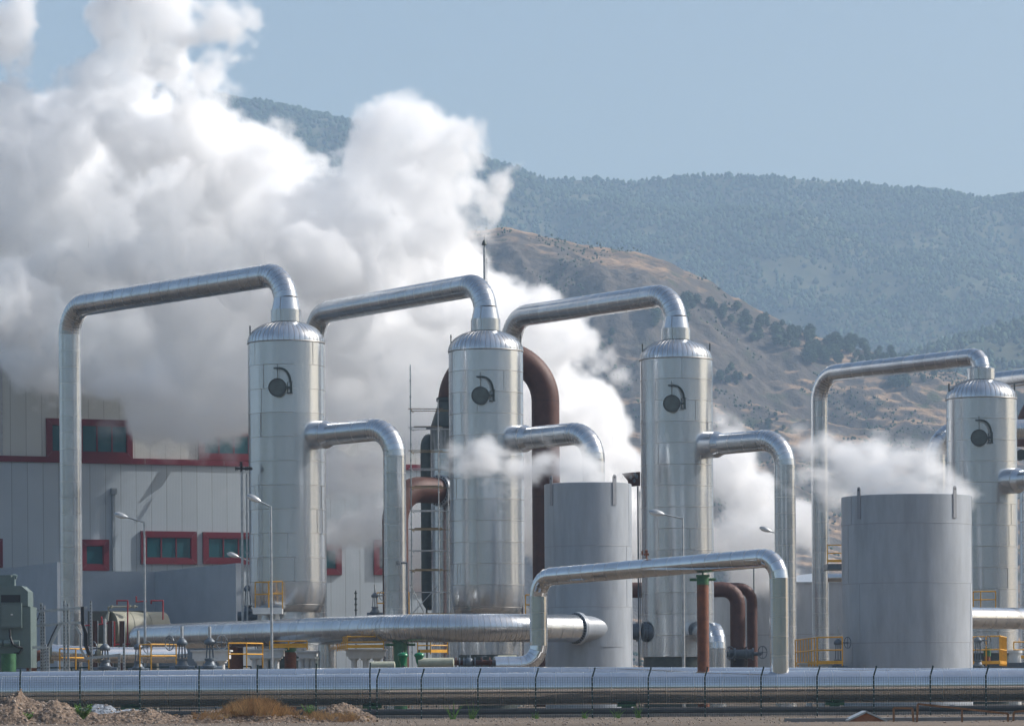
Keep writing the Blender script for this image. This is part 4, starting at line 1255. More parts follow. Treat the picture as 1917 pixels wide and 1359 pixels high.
a = P(1549, 1081, 222); pipe('crossing_pipe', 'short horizontal clad pipe below the raised platform left of the widest tank', [(a.x, 222, a.z), (a.x + 3.2, 222, a.z), (a.x + 3.2, 222, 0)], .28, None, rad=.5, sd=60)
railing('short yellow railing in front of the fourth column foot', [(1822, 206), (1836, 205.5), (1864, 205.5)], 0, 1139, 1.0, False)
railing('yellow railing right of the widest tank enclosing a gate valve', [(1821, 184), (1872, 181), (1884, 187)], 0, 1243, 1.45, True)
railing('yellow railing end at the bottom right picture edge', [(1898, 190), (1950, 190)], 0, 1232, .9, True)
# big pipe right of the widest tank
za = P(1860, 1158, 196).z; a = P(1700, 1158, 190); b = P(1990, 1158, 199)
pipe('header_pipe', 'bright thick horizontal pipe between the widest tank and the right picture edge', [(a.x, 189, za), (P(1890, 1158, 196).x, 195, za), (b.x, 199, za)], .60, None, mats=('shiny', 'seam'), rad=3, band=.95, sd=61)
# small kit right of the widest tank
mb = MB(); p = P(1900, 1222, 190); mb.cyl(p - Vector((0, 0, 3)), p, .33, n=20); mb.cyl(p, p + Vector((0, 0, .15)), .42, n=20)
tag(build('white_stub_pipe', mb, M['white'], None, p), 'off-white capped stub right of the yellow railing at the right', 'pipe')
mb = MB(); p = P(1848, 1228, 187); mb.cyl(p - Vector((0, 0, .4)), p, .17, n=14, mi=1); mb.cyl(p, p + Vector((0, 0, .45)), .2, n=14)
tag(build('green_capped_post', mb, [M['green'], M['orust']], None, p), 'short rusty post with green cap inside the right yellow railing', 'post')
mb = MB()
for i in range(7): mb.bar(P(1850, 1246 - 2 * (i % 3), 188 + i * .5) + Vector((0, 0, -.1)), P(1930, 1247 - 3 * (i % 3), 188 + i * .5) + Vector((0, 0, -.1)), .12)
mb.box(tuple(P(1885, 1262, 189)), tuple(P(1940, 1240, 191)))
tag(build('steel_skid_beam', mb, M['bluegrey'], None, P(1890, 1260, 190)), 'grey steel skid beam at the bottom right edge under the yellow railing', 'beam')

# rusty posts and green saddles under the header
rust_post('rusty post with green cap carrying the header pipe right of the street lamp', 543, 194.1, .33, zh - .73, cross=False)
rust_post('green crossbar saddle post carrying the header bend left of the second column', 749, 183.8, .36, zh - .73, body='green')
rust_post('wide rusty post between the two yellow rails below the leftmost column', 441, 199.5, .42, zh - .74, cap=False, cross=False)
for px, y0, lab in ((178, 1162, 'leftmost of three dark rusty stub posts before the khaki tank'), (206, 1162, 'middle of three dark rusty stub posts before the khaki tank'), (228, 1162, 'rightmost of three dark rusty stub posts before the khaki tank')):
    p = P(px, y0, 184); t = thing('stub_post', lab, 'post', (p.x, 184, 0), 'dark rusty stub posts')
    mb = MB(); mb.cyl((p.x, 184, 0), (p.x, 184, p.z), .13, n=12); build('post', mb, M['rust'], t); mb = MB(); mb.bar((p.x + .15, 183.95, 0), (p.x + .15, 183.95, p.z + .02), .03, .12); build('edge_plate', mb, M['galv'], t)
# short clad pipes under the header
for px, D, r, lab in ((613, 190, .50, 'short upright clad pipe under the header pipe, right of the leftmost column foot'),):
    p = P(px, 1204, D); pipe('short_riser', lab, [(p.x, D, 0), (p.x, D, zh - .2)], r, None, sd=71, band=1.1)
# white skids
for x0, x1, y0, y1, D, lab in ((360, 428, 1216, 1233, 181, 'off-white steel skid between the tall gate valves'), (462, 530, 1214, 1228, 192, 'off-white steel skid behind the street lamp pole'), (556, 592, 1218, 1228, 190, 'small off-white steel skid below the leftmost column foot'),
                               (648, 720, 1214, 1228, 187, 'off-white steel skid with yellow kerb, right of the short clad pipe'), (1500, 1577, 1240, 1250, 180, 'grey perforated skid below the long yellow railing')):
    a, b = P(x0, y1, D), P(x1, y0, D)
    t = thing('equipment_skid', lab, 'skid', (a.x, D, a.z), 'off-white equipment skids')
    mb = MB(); mb.box((a.x, D, a.z), (b.x, D + 1.5, b.z - .08)); mb.box((a.x - .1, D - .1, b.z - .078), (b.x + .1, D + 1.6, b.z)); mb.box((a.x + .1, D - .05, a.z - .12), (b.x - .1, D + 1.3, a.z - .002))
    build('deck', mb, M['white'], t)
    for fx_ in (.2, .5, .8):
        x = a.x + (b.x - a.x) * fx_; mb = MB(); mb.cyl((x, D + .3, a.z - 2.2), (x, D + .3, a.z - .1), .16, n=12); mb.cyl((x, D + .3, a.z - .22), (x, D + .3, a.z - .12), .25, n=12); build('leg', mb, M['white'], t)
# green diaphragm actuators
for px, D, lab in ((754, 170, 'left bright green dome actuator below the header pipe'), (785, 172, 'right bright green dome actuator, farther back below the header pipe')):
    p = P(px, 1226, D); t = thing('valve_actuator', lab, 'valve', (p.x, D, p.z), 'bright green valve actuators')
    mb = MB(); mb.lathe((p.x, D), [(.05, p.z + .14), (.2, p.z + .1), (.26, p.z + .02), (.27, p.z - .03), (.21, p.z - .08), (.18, p.z - .3), (.1, p.z - .5), (.1, p.z - .9)], 24); build('dome', mb, M['bgreen'], t)
    mb = MB(); mb.cyl((p.x, D, p.z + .1), (p.x, D, p.z + .25), .05, n=10); mb.cyl((p.x - .04, D, p.z - 1.1), (p.x + .04, D, p.z - .5), .12, n=10); build('stem', mb, M['dark'], t)
# lagged pipes and a grey valve body low behind the rear pipe
for x0, x1, y, D, r, lab in ((693, 738, 1246, 171, .22, 'canvas-lagged pipe piece left of the green actuators'), (783, 848, 1240, 172, .24, 'canvas-lagged pipe piece right of the green actuators'), (932, 966, 1236, 172, .26, 'canvas-lagged pipe end left of the arch pipe foot')):
    a, b = P(x0, y, D), P(x1, y, D); b.z = a.z; mb = MB(); k = 12
    mb.cyl(a, b, r, n=20); mb.sphere(b, r, 16, 8, sq=(.25, 1, 1)); tag(build('lagged_pipe', mb, M['lag'], None, a), lab, 'pipe', 'canvas-lagged pipe pieces')
a, b = P(848, 1240, 172.5), P(935, 1240, 172.5); b.z = a.z
mb = MB(); mb.cyl(a, b, .13, n=16, mi=1)
for f_ in (.05, .13, .22, .46, .6, .78, .93): q = a + (b - a) * f_; mb.cyl(q, q + Vector((.07, 0, 0)), .25, n=20, mi=0 if .1 < f_ < .5 else 1)
q = a + (b - a) * .3; mb.sphere(q + Vector((.1, 0, 0)), .26, 16, 10); mb.cyl(q + Vector((.1, 0, 0)), q + Vector((.1, 0, .38)), .09, n=10)
q = a + (b - a) * .62; mb.cyl(q, q + Vector((0, 0, .34)), .05, n=8); ring = [q + Vector((.22 * math.cos(i * .393), .22 * math.sin(i * .393), .32)) for i in range(16)]
for i in range(16): mb.bar(ring[i], ring[(i + 1) % 16], .03)
for i in range(0, 16, 4): mb.bar(q + Vector((0, 0, .32)), ring[i], .025)
tag(build('flanged_valve_line', mb, [M['bluegrey'], M['rust']], None, a), 'flanged pipe and grey valve in line between two lagged pieces', 'valve')
# valve under the rusty bent duct
a, b = P(1364, 1224, 224), P(1440, 1226, 224); b.z = a.z
t = thing('gate_valve', 'horizontal gate valve with wheels at both ends under the rusty bent duct', 'valve', a, 'gate valves with handwheels')
mb = MB(); mb.cyl((pa.x, 225, a.z - 1), (pa.x, 225, a.z + .25), .56, n=24, mi=1); mb.cyl(a + Vector((0, .6, 0)), a + (b - a) * .6, .3, n=20); mb.cyl(a + (b - a) * .55, a + (b - a) * .8, .12, n=12)
for f_ in (.0, .14, .42, .58): q = a + (b - a) * f_; mb.cyl(q, q + Vector((.1, 0, 0)), .4, n=20)
build('body', mb, [M['bluegrey'], M['bolt']], t)
for f_ in (.02, .82):
    q = a + (b - a) * f_ + Vector((0, -.5, .1)); mb = MB(); ring = [q + Vector((.3 * math.cos(i * .393), .1 * math.cos(i * .393), .4 * math.sin(i * .393))) for i in range(16)]
    for i in range(16): mb.bar(ring[i], ring[(i + 1) % 16], .05)
    for i in range(0, 16, 4): mb.bar(q, ring[i], .035)
    mb.cyl(q, q + Vector((0, .5, -.1)), .06, n=8); build('handwheel', mb, M['bluegrey'], t)

# ------------------------------------------------------------------ left corner: cabinet, khaki tank, frames
DT = 171.
def bx(mb, x0, y0, x1, y1, D, dep, mi=0, dd=0.):
    a, b = P(x0, y1, D), P(x1, y0, D); mb.box((a.x, D + dd, a.z), (b.x, D + dep, b.z), mi)
t = thing('transformer', 'sea-green steel transformer cabinet at the bottom left picture edge', 'transformer', (P(20, 1250, DT).x, DT, 0))
mb = MB(); bx(mb, -70, 1135, 57, 1250, DT + .3, 2.2); a, b = P(-70, 1135, DT + .3), P(52, 1096, DT + .3)
prof = [(a.x, a.z), (b.x, a.z), (b.x, a.z + .72), (b.x - .32, b.z), (a.x, b.z)]; n = len(prof)
mb.add([(x, DT + .31, z) for x, z in prof] + [(x, DT + 2.2, z) for x, z in prof], [tuple(range(n)), tuple(range(2 * n - 1, n - 1, -1))] + [(i, n + i, n + (i + 1) % n, (i + 1) % n) for i in range(n)])
build('body', mb, M['tgreen'], t)
mb = MB(); bx(mb, -40, 1076, 20, 1097, DT + .8, 1.2); bx(mb, 20.2, 1080, 27, 1097, DT + .8, .5); p = P(24, 1078, DT + 1); mb.cyl(p, p + Vector((.2, 0, -.05)), .12, n=10); build('top_hood', mb, M['tgreen'], t)
mb = MB(); bx(mb, 2, 1113, 38, 1127, DT + .28, .04, 1); bx(mb, 3, 1128, 40, 1175, DT, .3)
for i in range(10):
    p = P(5 + i * 3.6, 1130, DT); mb.cyl(p, p + Vector((0, -.03, 0)), .018, n=6, mi=1); p = P(5 + i * 3.6, 1173, DT); mb.cyl(p, p + Vector((0, -.03, 0)), .018, n=6, mi=1)
p = P(22, 1150, DT); mb.box((p.x - .05, DT - .012, p.z - .03), (p.x + .05, DT, p.z + .03), 2)
build('terminal_box', mb, [M['tgreen'], M['black'], M['white']], t)
mb = MB()
for i in range(3): p = P(-8 + i * 16, 1204, DT); mb.cyl(p, p + Vector((.33, 0, 0)), .16, n=18)
p = P(20, 1180, DT); mb.cyl(p + Vector((0, 0, -.6)), p + Vector((0, 0, 0)), .04, n=8)
build('breather_drum', mb, M['tgreen'], t)
mb = MB()
cb = [P(18, 1178, DT - .1), P(19, 1192, DT - .1), P(24, 1205, DT - .15), P(32, 1210, DT - .1), P(42, 1212, DT), P(36, 1222, DT), P(26, 1222, DT)]
for a, b in zip(cb, cb[1:]): mb.cyl(a, b, .055, n=8)
build('cable_hose', mb, M['cable'], t)
mb = MB(); p = P(16, 1230, DT - .4); mb.cyl((p.x, p.y, 0), (p.x, p.y, P(16, 1223, DT - .4).z), .37, n=24); build('oil_drum', mb, M['green'], None, None) if False else tag(build('green_drum', mb, M['green'], None, (p.x, p.y, 0)), 'dark green upright drum below the sea-green transformer cabinet', 'drum')
# khaki horizontal tank
a, b = P(207, 1176, 214), P(305, 1172, 216); b.z = a.z; ra_ = 1.05
t = thing('horizontal_tank', 'khaki horizontal drum tank with red sprinkler pipes before the concrete wall', 'tank', (a.x, 214, 0))
mb = MB(); d = (b - a).normalized(); mb.cyl(a, b, ra_, n=40)
for e, sg in ((a, -1), (b, 1)):
    pr = [(ra_ * math.cos(q), .42 * math.sin(q)) for q in np.linspace(0, math.pi / 2, 7)]
    vs = []; s_ = Vector((0, 1, 0)).cross(d).normalized(); u_ = Vector((0, 1, 0))
    for r_, o_ in pr: vs += [e + d * sg * o_ + s_ * math.cos(2 * math.pi * i / 40) * r_ + u_ * math.sin(2 * math.pi * i / 40) * r_ for i in range(40)]
    mb.add(vs, [(k * 40 + i, k * 40 + (i + 1) % 40, (k + 1) * 40 + (i + 1) % 40, (k + 1) * 40 + i) for k in range(6) for i in range(40)], 0, True)
for f_ in (.33, .66): q = a + (b - a) * f_; mb.cyl(q - d * .04, q + d * .04, ra_ + .02, n=40)
build('shell', mb, M['beige'], t)
mb = MB()
for f_ in (.15, .85): q = a + (b - a) * f_; mb.box((q.x - .15, q.y - .7, 0), (q.x + .15, q.y + .7, q.z - .7))
mb.box((a.x - 1.5, 214.8, 0), (b.x - 1, 216.5, a.z + 1.1)); build('saddle', mb, mat('dark_khaki_shed', (.12, .12, .10), .7), t)
mb = MB(); q = a + Vector((-.1, -.3, ra_ + .28)); mb.cyl(q, q + Vector((1.8, 0, 0)), .05, n=8); mb.cyl(q, q + Vector((0, 0, -1.2)), .05, n=8)
for dx in (.2, 1.3, 1.6): mb.cyl(q + Vector((dx, 0, -.1)), q + Vector((dx, 0, .1)), .09, n=8)
build('vent_line', mb, M['beige'], t)
t = thing('sprinkler_pipes', 'thin red sprinkler pipes bending over and around the khaki drum tank', 'pipework', P(240, 1240, 211))
for k, poly in enumerate(([(219, 1130), (219, 1124), (239, 1124), (239, 1213)], [(255, 1117), (255, 1126), (273, 1125)], [(283, 1129), (283, 1124), (305, 1124), (305, 1158)], [(155, 1171), (190, 1168), (214, 1164), (214, 1213)], [(190, 1155), (191, 1165)], [(150, 1211), (250, 1204), (360, 1211)])):
    mb = MB()
    q = [P(x, y, 211 + .2 * k) for x, y in poly]
    for u, v in zip(q, q[1:]): mb.cyl(u, v, .045, n=8)
    for v in q: mb.sphere(v, .052, 8, 5)
    build('pipe_run', mb, M['red'], t)
# silver ground pipe with rusty elbow
a = P(96, 1226, 180); z = a.z
t = thing('low_pipe', 'bright uneven clad pipe lying low behind the galvanised frames at left', 'pipe', a)
pipe('pipe_run', None, [(a.x, 180, z + .15), (P(180, 1227, 180.5).x, 180.5, z), (P(345, 1227, 183).x, 183, z)], .42, parent=t, mats=('shiny', 'seam'), rad=3, band=1.2, sd=81, rnd=.02)
for px in (96, 188):
    p = P(px, 1226, 180.2); mb = MB(); mb.cyl((p.x - .1, p.y, z + .08), (p.x + .1, p.y, z + .08), .5, n=24); build('flange', mb, M['beige'], t)
pipe('rusty_elbow', 'short rusty elbow turning to the ground left of the bright low pipe', [P(92, 1226, 180), P(59, 1226, 180), P(59, 1290, 180)], .27, 'rusty brown pipes', mats=('orust', 'bolt'), rad=.42, seam=False, axial=False, sd=82)
# galvanised cable frames
def frame(label, posts, bars, D, extra=None):
    x0 = P(posts[0][0], 1250, D)
    t = thing('cable_frame', label, 'frame', (x0.x, D, 0), 'galvanised cable support frames')
    for px, y0 in posts:
        p = P(px, y0, D); mb = MB(); mb.bar((p.x, D, 0), (p.x, D, p.z), .11, .11)
        for k in range(int(p.z / .16)): mb.box((p.x - .02, D - .060, .1 + k * .16), (p.x + .02, D - .0552, .18 + k * .16), 1)
        build('post', mb, [M['galv'], M['bolt']], t)
    for (xa, ya, xb, yb) in bars:
        mb = MB(); mb.bar(P(xa, ya, D - .1), P(xb, yb, D - .1), .1, .13); build('crossbar', mb, M['galv'], t)
    return t
frame('taller galvanised cable frame left of the leftmost pipe leg', [(77, 1128), (82, 1133), (120, 1124), (127, 1129), (170, 1124)], [(60, 1145, 163, 1137), (60, 1172, 120, 1167)], 176)
t = frame('low galvanised cable frame before the green drum', [(3, 1212), (85, 1205), (56, 1215), (90, 1210)], [(0, 1213, 88, 1211)], 172)
t = frame('galvanised cable gantry with sloping legs and black cables before the leftmost pipe', [(232, 1204), (223, 1224)], [(92, 1212, 114, 1167), (110, 1166, 162, 1165), (142, 1172, 151, 1187), (151, 1187, 151, 1213), (151, 1213, 161, 1232), (161, 1232, 226, 1225)], 174)
for k in range(4):
    mb = MB()
    q = [P(152 + 1.5 * k, 1135, 173.8), P(152.5 + 1.5 * k, 1168, 173.7), P(158 + 1.8 * k, 1185, 173.6), P(158 + 1.8 * k, 1208, 173.6), P(165 + 1.8 * k, 1226, 173.6)]
    for u, v in zip(q, q[1:]): mb.cyl(u, v, .026, n=6)
    build('cable', mb, M['cable'], t)
mb = MB()
q = [P(88, 1212, 173.8), P(97, 1190, 173.8), P(108, 1168, 173.8)]
for u, v in zip(q, q[1:]): mb.cyl(u, v, .035, n=6)
build('cable', mb, M['cable'], t); mb = MB()
q = [P(74, 1147, 176), P(72, 1155, 175.9), P(65, 1168, 175.8)]
for u, v in zip(q, q[1:]): mb.cyl(u, v, .03, n=6)
build('cable', mb, M['cable'], t)
# dark pipes and shed clutter glimpsed between and under the long pipes
t = thing('rear_fence', 'low dark green rail fence glimpsed behind the leftmost equipment', 'fence', P(100, 1250, 200))
mb = MB(); a, b = P(0, 1250, 200), P(470, 1247, 200); mb.bar(a, b, .08); mb.bar(a - Vector((0, 0, 1)), b - Vector((0, 0, 1)), .08); build('rail', mb, M['fence'], t)
for i in range(8): mb = MB(); q = a + (b - a) * i / 7; mb.bar((q.x, q.y, 0), q, .08); build('post', mb, M['fence'], t)

# ================================================================== FENCE
DF = 143.
def fence(label, xs, ytop, bend, sd, x_ends):
    rg_ = random.Random(sd)
    p0 = P(xs[0], 1340, DF)
    t = thing('mesh_fence', label, 'fence', (p0.x, DF, 0), 'green wire mesh fence runs')
    px_pts = [P(x, 1340, DF).x for x in xs]
    for X, x in zip(px_pts, xs):
        zt_ = P(x, ytop(x), DF).z
        mb = MB()
        zb2 = zt_ - .38
        mb.bar((X, DF, -.2), (X, DF, zb2), .062, .062)
        mb.bar((X, DF, zb2 - .01), (X + bend, DF + .02, zt_), .058, .06)
        mb.cyl((X + bend, DF + .02, zt_), (X + bend, DF + .02, zt_ + .03), .045, n=8)
        for k in range(9): mb.cyl((X, DF - .05, .15 + k * .19), (X, DF - .03, .15 + k * .19), .022, n=6, mi=1)
        build('post', mb, [M['fence'], M['galv']], t)
    bounds = [P(x_ends[0], 1340, DF).x] + px_pts[(1 if x_ends[0] >= xs[0] else 0):] + ([P(x_ends[1], 1340, DF).x] if x_ends[1] > xs[-1] else [])
    for a, b in zip(bounds, bounds[1:]):
        mb = MB(); sag = rg_.uniform(-.015, .015)
        zt_ = P((a * F / DF) + W / 2, 1268, DF).z
        nx = max(1, round((b - a) / .10)); 
        for i in range(1, nx): x = a + (b - a) * i / nx; mb.cyl((x, DF - .032, .02), (x, DF - .032, zt_ + .04), .0065, n=3, caps=False)
        nz_ = int(zt_ / .10)
        for i in range(nz_ + 1): z = zt_ - i * .10; mb.cyl((a, DF - .035, z), (b, DF - .035, z + sag * .2), .0065, n=3, caps=False)
        build('mesh_panel', mb, M['fence'], t)
fence('left run of green wire mesh fence with straight posts, before the dirt mounds', [-70, 38, 150, 262, 373, 482, 592, 693], lambda x: 1254 - (x / 693.) * 13, .02, 1, (-70, 693))
fence('right run of green wire mesh fence with posts cranked over at the top', [706, 789, 895, 1003, 1109, 1214, 1320, 1425, 1530, 1636, 1742, 1846, 1955], lambda x: 1253 - (x - 706) / 1140. * 7, .12, 2, (706, 1955))

# ================================================================== FOREGROUND
def soil_mat(name, c1, c2, c3):
    m = mat(name, c1, .95, 0, col2=c2, vscale=7, bump=.06, bscale=9, cut=(.38, .62), spec=.1)
    return m
M['soil'] = soil_mat('rough_brown_soil', (.095, .068, .05), (.25, .19, .145), None)
M['rubble'] = soil_mat('pale_blue_rubble', (.13, .145, .165), (.36, .39, .43), None)
M['stone'] = mat('loose_stones', (.18, .14, .11), .9, 0, col2=(.45, .37, .30), vscale=1.2, tone=.5)
def mound(name, label, m, prof, D, dep, sd, cat='mound', amp=.09):
    """prof: (px, py) skyline of the mound"""
    x0, x1 = P(prof[0][0], 1345, D).x, P(prof[-1][0], 1345, D).x
    nx = int((x1 - x0) / .045); ny = int(2 * dep / .07)
    cx_ = (x0 + x1) / 2
    vs = []
    for j in range(ny + 1):
        v = -1 + 2 * j / ny
        for i in range(nx + 1):
            x = x0 + (x1 - x0) * i / nx; y = D + v * dep
            px = x * F / D + W / 2 + 4
            top = max(0, P(px, interp(px, prof), D).z + .02)
            fall = max(0, 1 - abs(v) ** 1.7)
            k = 1 + .5 * mn.noise(Vector((x * .9, y * .9, sd))) * abs(v)
            z = top * fall * k + amp * (mn.fractal(Vector((x * 2.2, y * 2.2, sd)), .8, 2.1, 5, noise_basis='PERLIN_ORIGINAL')) * min(1, top * fall * 6) + amp * .5 * (mn.noise(Vector((x * 9, y * 9, sd)))) * fall
            vs.append((x, y, z - .03))
    mb = MB(); mb.add(vs, [(j * (nx + 1) + i, j * (nx + 1) + i + 1, (j + 1) * (nx + 1) + i + 1, (j + 1) * (nx + 1) + i) for j in range(ny) for i in range(nx)], 0, False)
    rg_ = random.Random(sd); idx = list(range(len(vs)))
    o = build(name, mb, m, None, (cx_, D, 0)); tag(o, label, cat)
    return vs
stones = MB(); srg = random.Random(9)
def scatter(vs, n, s0, s1):
    for _ in range(n):
        v = srg.choice(vs)
        if v[1] > v[1] + 1: continue
        s = srg.uniform(s0, s1) ** 1.0
        random.seed(srg.random()); 
        stones.sphere((v[0], v[1], v[2] + s * .2), s, 6, 4, jit=.3, sq=(1.2, 1, .75)); 
        for k in range(1, 25): stones.tn[-k] = srg.random() if k == 1 else stones.tn[-1]
a_ = mound('dirt_mound', 'tallest brown dirt mound with a pointed crest at the bottom left corner', M['soil'], [(-60, 1322), (-5, 1316), (12, 1304), (30, 1297), (38, 1292), (46, 1303), (52, 1306), (66, 1312), (85, 1316), (105, 1309), (118, 1313), (135, 1324), (150, 1331), (175, 1336), (205, 1343)], 134, 2.2, 3)
b_ = mound('rubble_heap', 'pale blue-grey rubble heap behind the green weed at left', M['rubble'], [(140, 1340), (160, 1325), (178, 1317), (205, 1319), (222, 1328), (240, 1326), (262, 1328), (285, 1340)], 137.5, .9, 4, 'heap', .05)
c_ = mound('dirt_mound', 'long low brown dirt bank between the rubble heap and the dry grass', M['soil'], [(150, 1346), (190, 1337), (255, 1330), (280, 1328), (300, 1335), (340, 1341), (370, 1336), (400, 1328), (450, 1331), (500, 1336), (560, 1338), (600, 1342)], 132, 1.8, 5)
d_ = mound('dirt_mound', 'rounded grey-brown dirt mound right of the dry grass tufts', M['soil'], [(565, 1343), (600, 1328), (625, 1317), (648, 1316), (665, 1325), (690, 1333), (706, 1344)], 133, 1.2, 6)
scatter(a_, 420, .015, .07); scatter(b_, 120, .015, .05); scatter(c_, 420, .015, .06); scatter(d_, 160, .015, .05)
gr_ = [(srg.uniform(-21, 21), srg.uniform(144.5, 154), 0.01) for _ in range(2600)] + [(srg.uniform(-20, 20), srg.uniform(116, 142), 0.01) for _ in range(2600)]
scatter(gr_, 3600, .01, .035)
tag(build('loose_stones', stones, M['stone']), 'loose small stones and gravel over the mounds and along the fence', 'gravel', None, 'stuff')
# gravel bed right
t_ = MB(); t_.box((-6, 146.7, -.05), (30, 153, .05)); tag(build('gravel_bed', t_, mat('tan_gravel', (.20, .15, .11), .95, 0, col2=(.55, .45, .36), vscale=14, bump=.03, bscale=14, cut=(.4, .6))), kind='structure')
def tuft(mb, c, n, h, spread, rg_, w=.008, lean=.5):
    for _ in range(n):
        a = rg_.uniform(0, 6.28); r = rg_.uniform(0, spread); b = Vector((c[0] + r * math.cos(a), c[1] + r * math.sin(a), c[2] - .03))
        l = h * rg_.uniform(.4, 1.1); a2 = rg_.uniform(0, 6.28); d = Vector((math.cos(a2) * lean, math.sin(a2) * lean * .5, 1)).normalized(); s_ = Vector((w, 0, 0))
        m_ = b + d * l * .55; tp = b + d * l + Vector((math.cos(a2), 0, -.3)) * l * rg_.uniform(0, .35)
        mb.add([b - s_, b + s_, m_ + s_ * .7, m_ - s_ * .7, tp], [(0, 1, 2, 3), (3, 2, 4)], tone=rg_.random())
M['straw'] = mat('dry_straw', (.36, .19, .07), .85, 0, col2=(.62, .40, .18), vscale=2, tone=.4)
M['weed'] = mat('green_weed_leaves', (.07, .17, .025), .7, 0, col2=(.18, .34, .06), vscale=4, tone=.4)
rg_ = random.Random(2)
def dryclump(label, px, py, sx, n, h, D=131.5, m='straw', name='dry_grass', cat='grass', kind='stuff', group=None, w=.008):
    mb = MB()
    for _ in range(n):
        x = rg_.gauss(px, sx); p = P(x, py + rg_.uniform(-2, 8), D + rg_.uniform(-.8, .6)); p.z = max(.0, p.z)
        tuft(mb, p, 14, h * math.exp(-((x - px) / (sx * 1.8)) ** 2), .12, rg_, w)
    tag(build(name, mb, M[m], None, P(px, 1345, D)), label, cat, group, kind)
dryclump('straw-coloured dry grass covering the bank left of the rounded mound', 480, 1331, 36, 230, .75)
dryclump('sparse dry grass between the low bank and the fence', 590, 1338, 30, 50, .3, 131)
dryclump('dry grass wisps before the rounded dirt mound', 655, 1341, 20, 30, .28, 131)
dryclump('sparse dry stalks on the low bank left of the grass', 390, 1338, 30, 40, .25, 131)
def weed(label, px, py, h, wd_, D, n, m='weed'):
    p = P(px, py, D); p.z = max(0, p.z)
    t = thing('weed_plant', label, 'weed', p, 'green weeds along the fence')
    st, lf = MB(), MB()
    for _ in range(n):
        a = rg_.uniform(0, 6.28); d = Vector((math.cos(a) * wd_, math.sin(a) * wd_ * .7, h * rg_.uniform(.5, 1)))
        q = p + d; st.cyl(p, q, .008, .003, n=4)
        for k in range(12):
            c = p + d * rg_.uniform(.25, 1.02); e = rg_.uniform(.04, .085); a3 = rg_.uniform(0, 6.28); l = Vector((math.cos(a3), math.sin(a3), rg_.uniform(-.2, .8))) * e; s_ = Vector((-l.y, l.x, rg_.uniform(-.02, .02))) * .35
            lf.add([c, c + l * .5 + s_, c + l, c + l * .5 - s_], [(0, 1, 2, 3)], tone=rg_.random())
    build('stem', st, M[m], t); build('leaves', lf, M[m], t)
weed('bushy bright green weed in front of the pale rubble heap', 156, 1346, .62, .34, 130.5, 80)
weed('small green weed at the foot of the tallest dirt mound', 54, 1347, .28, .16, 130, 14)
weed('green weed leaning over the bank left of the rounded mound', 578, 1338, .42, .3, 131, 24)
def reeds(label, px, h, D=141):
    p = P(px, 1346, D); p.z = 0; mb = MB(); tuft(mb, p, 16, h, .14, rg_, .014, .55); tag(build('reed_tuft', mb, M['weed'], None, p), label, 'weed', 'green reed tufts')
reeds('green reed tuft left of the fence post nearest the dirt mounds, right fence run', 848, .8); reeds('taller green reed tuft beside the third post of the right fence run', 882, .9)
reeds('green reed tuft just left of the fifth post of the right fence run', 1094, .55); reeds('small green reed tuft in front of the green pipe saddle', 1158, .5); reeds('thin upright green tuft right of the green pipe saddle', 1196, .75)
reeds('green reed tuft at the foot of a mid fence post', 1003, .4)
# rusty angle-iron frames and brick gable at bottom right
def rail_frame(label, poly, D):
    t = thing('iron_barrier', label, 'barrier', P(poly[0][0], poly[0][1], D), 'rusty angle-iron barriers')
    q = [P(x, y, D) for x, y in poly]
    for k, (a, b) in enumerate(zip(q, q[1:])): mb = MB(); mb.bar(a, b, .07, .07); build('bar', mb, M['wood'], t)
    return t
rail_frame('small square rusty iron frame left of the long sloping one', [(1673, 1362), (1673, 1325), (1708, 1325), (1711, 1362)], 120)
t = rail_frame('long rusty iron frame with a sloping top bar at the bottom right', [(1716, 1362), (1718, 1317), (1887, 1335), (1887, 1362)], 119)
mb = MB(); mb.bar(P(1801, 1326, 119), P(1801, 1362, 119), .06, .06); build('bar', mb, M['wood'], t)
rail_frame('rusty iron frame cut off by the right picture edge', [(1896, 1362), (1898, 1332), (1930, 1329), (1960, 1329)], 120)
t = thing('valve_pit_gable', 'little orange brick gable with grey coping at the bottom edge near the rusty frames', 'wall', P(1622, 1347, 121))
mb = MB(); q = [P(1588, 1350, 121), P(1622, 1334, 121), P(1658, 1350, 121)]; z_ = q[0].z - .6
vs = [(q[0].x, 121, z_), (q[2].x, 121, z_), (q[2].x, 121, q[2].z), (q[1].x, 121, q[1].z), (q[0].x, 121, q[0].z)]
mb.add(vs + [(x, 122.5, z) for x, y, z in vs], [(0, 1, 2, 3, 4), (9, 8, 7, 6, 5)] + [(i, 5 + i, 5 + (i + 1) % 5, (i + 1) % 5) for i in range(5)]); build('brick_gable', mb, M['brick'], t)
mb = MB()
for a, b in ((q[0], q[1]), (q[1], q[2])): d = (b - a).normalized(); u_ = Vector((-d.z, 0, d.x)); mb.obox((a + b) / 2 + u_ * .04 + Vector((0, .7, 0)), d * ((b - a).length / 2 + .03), (0, .8, 0), u_ * .03)
build('coping', mb, M['galv'], t)
mb = MB(); a = P(1470, 1352, 122); mb.box((a.x, 121.6, -.1), (P(2000, 1352, 122).x, 122.4, .13)); tag(build('pavement', mb, mat('pavement_concrete', (.2, .2, .2), .85, var=.15, vscale=2)), kind='structure')

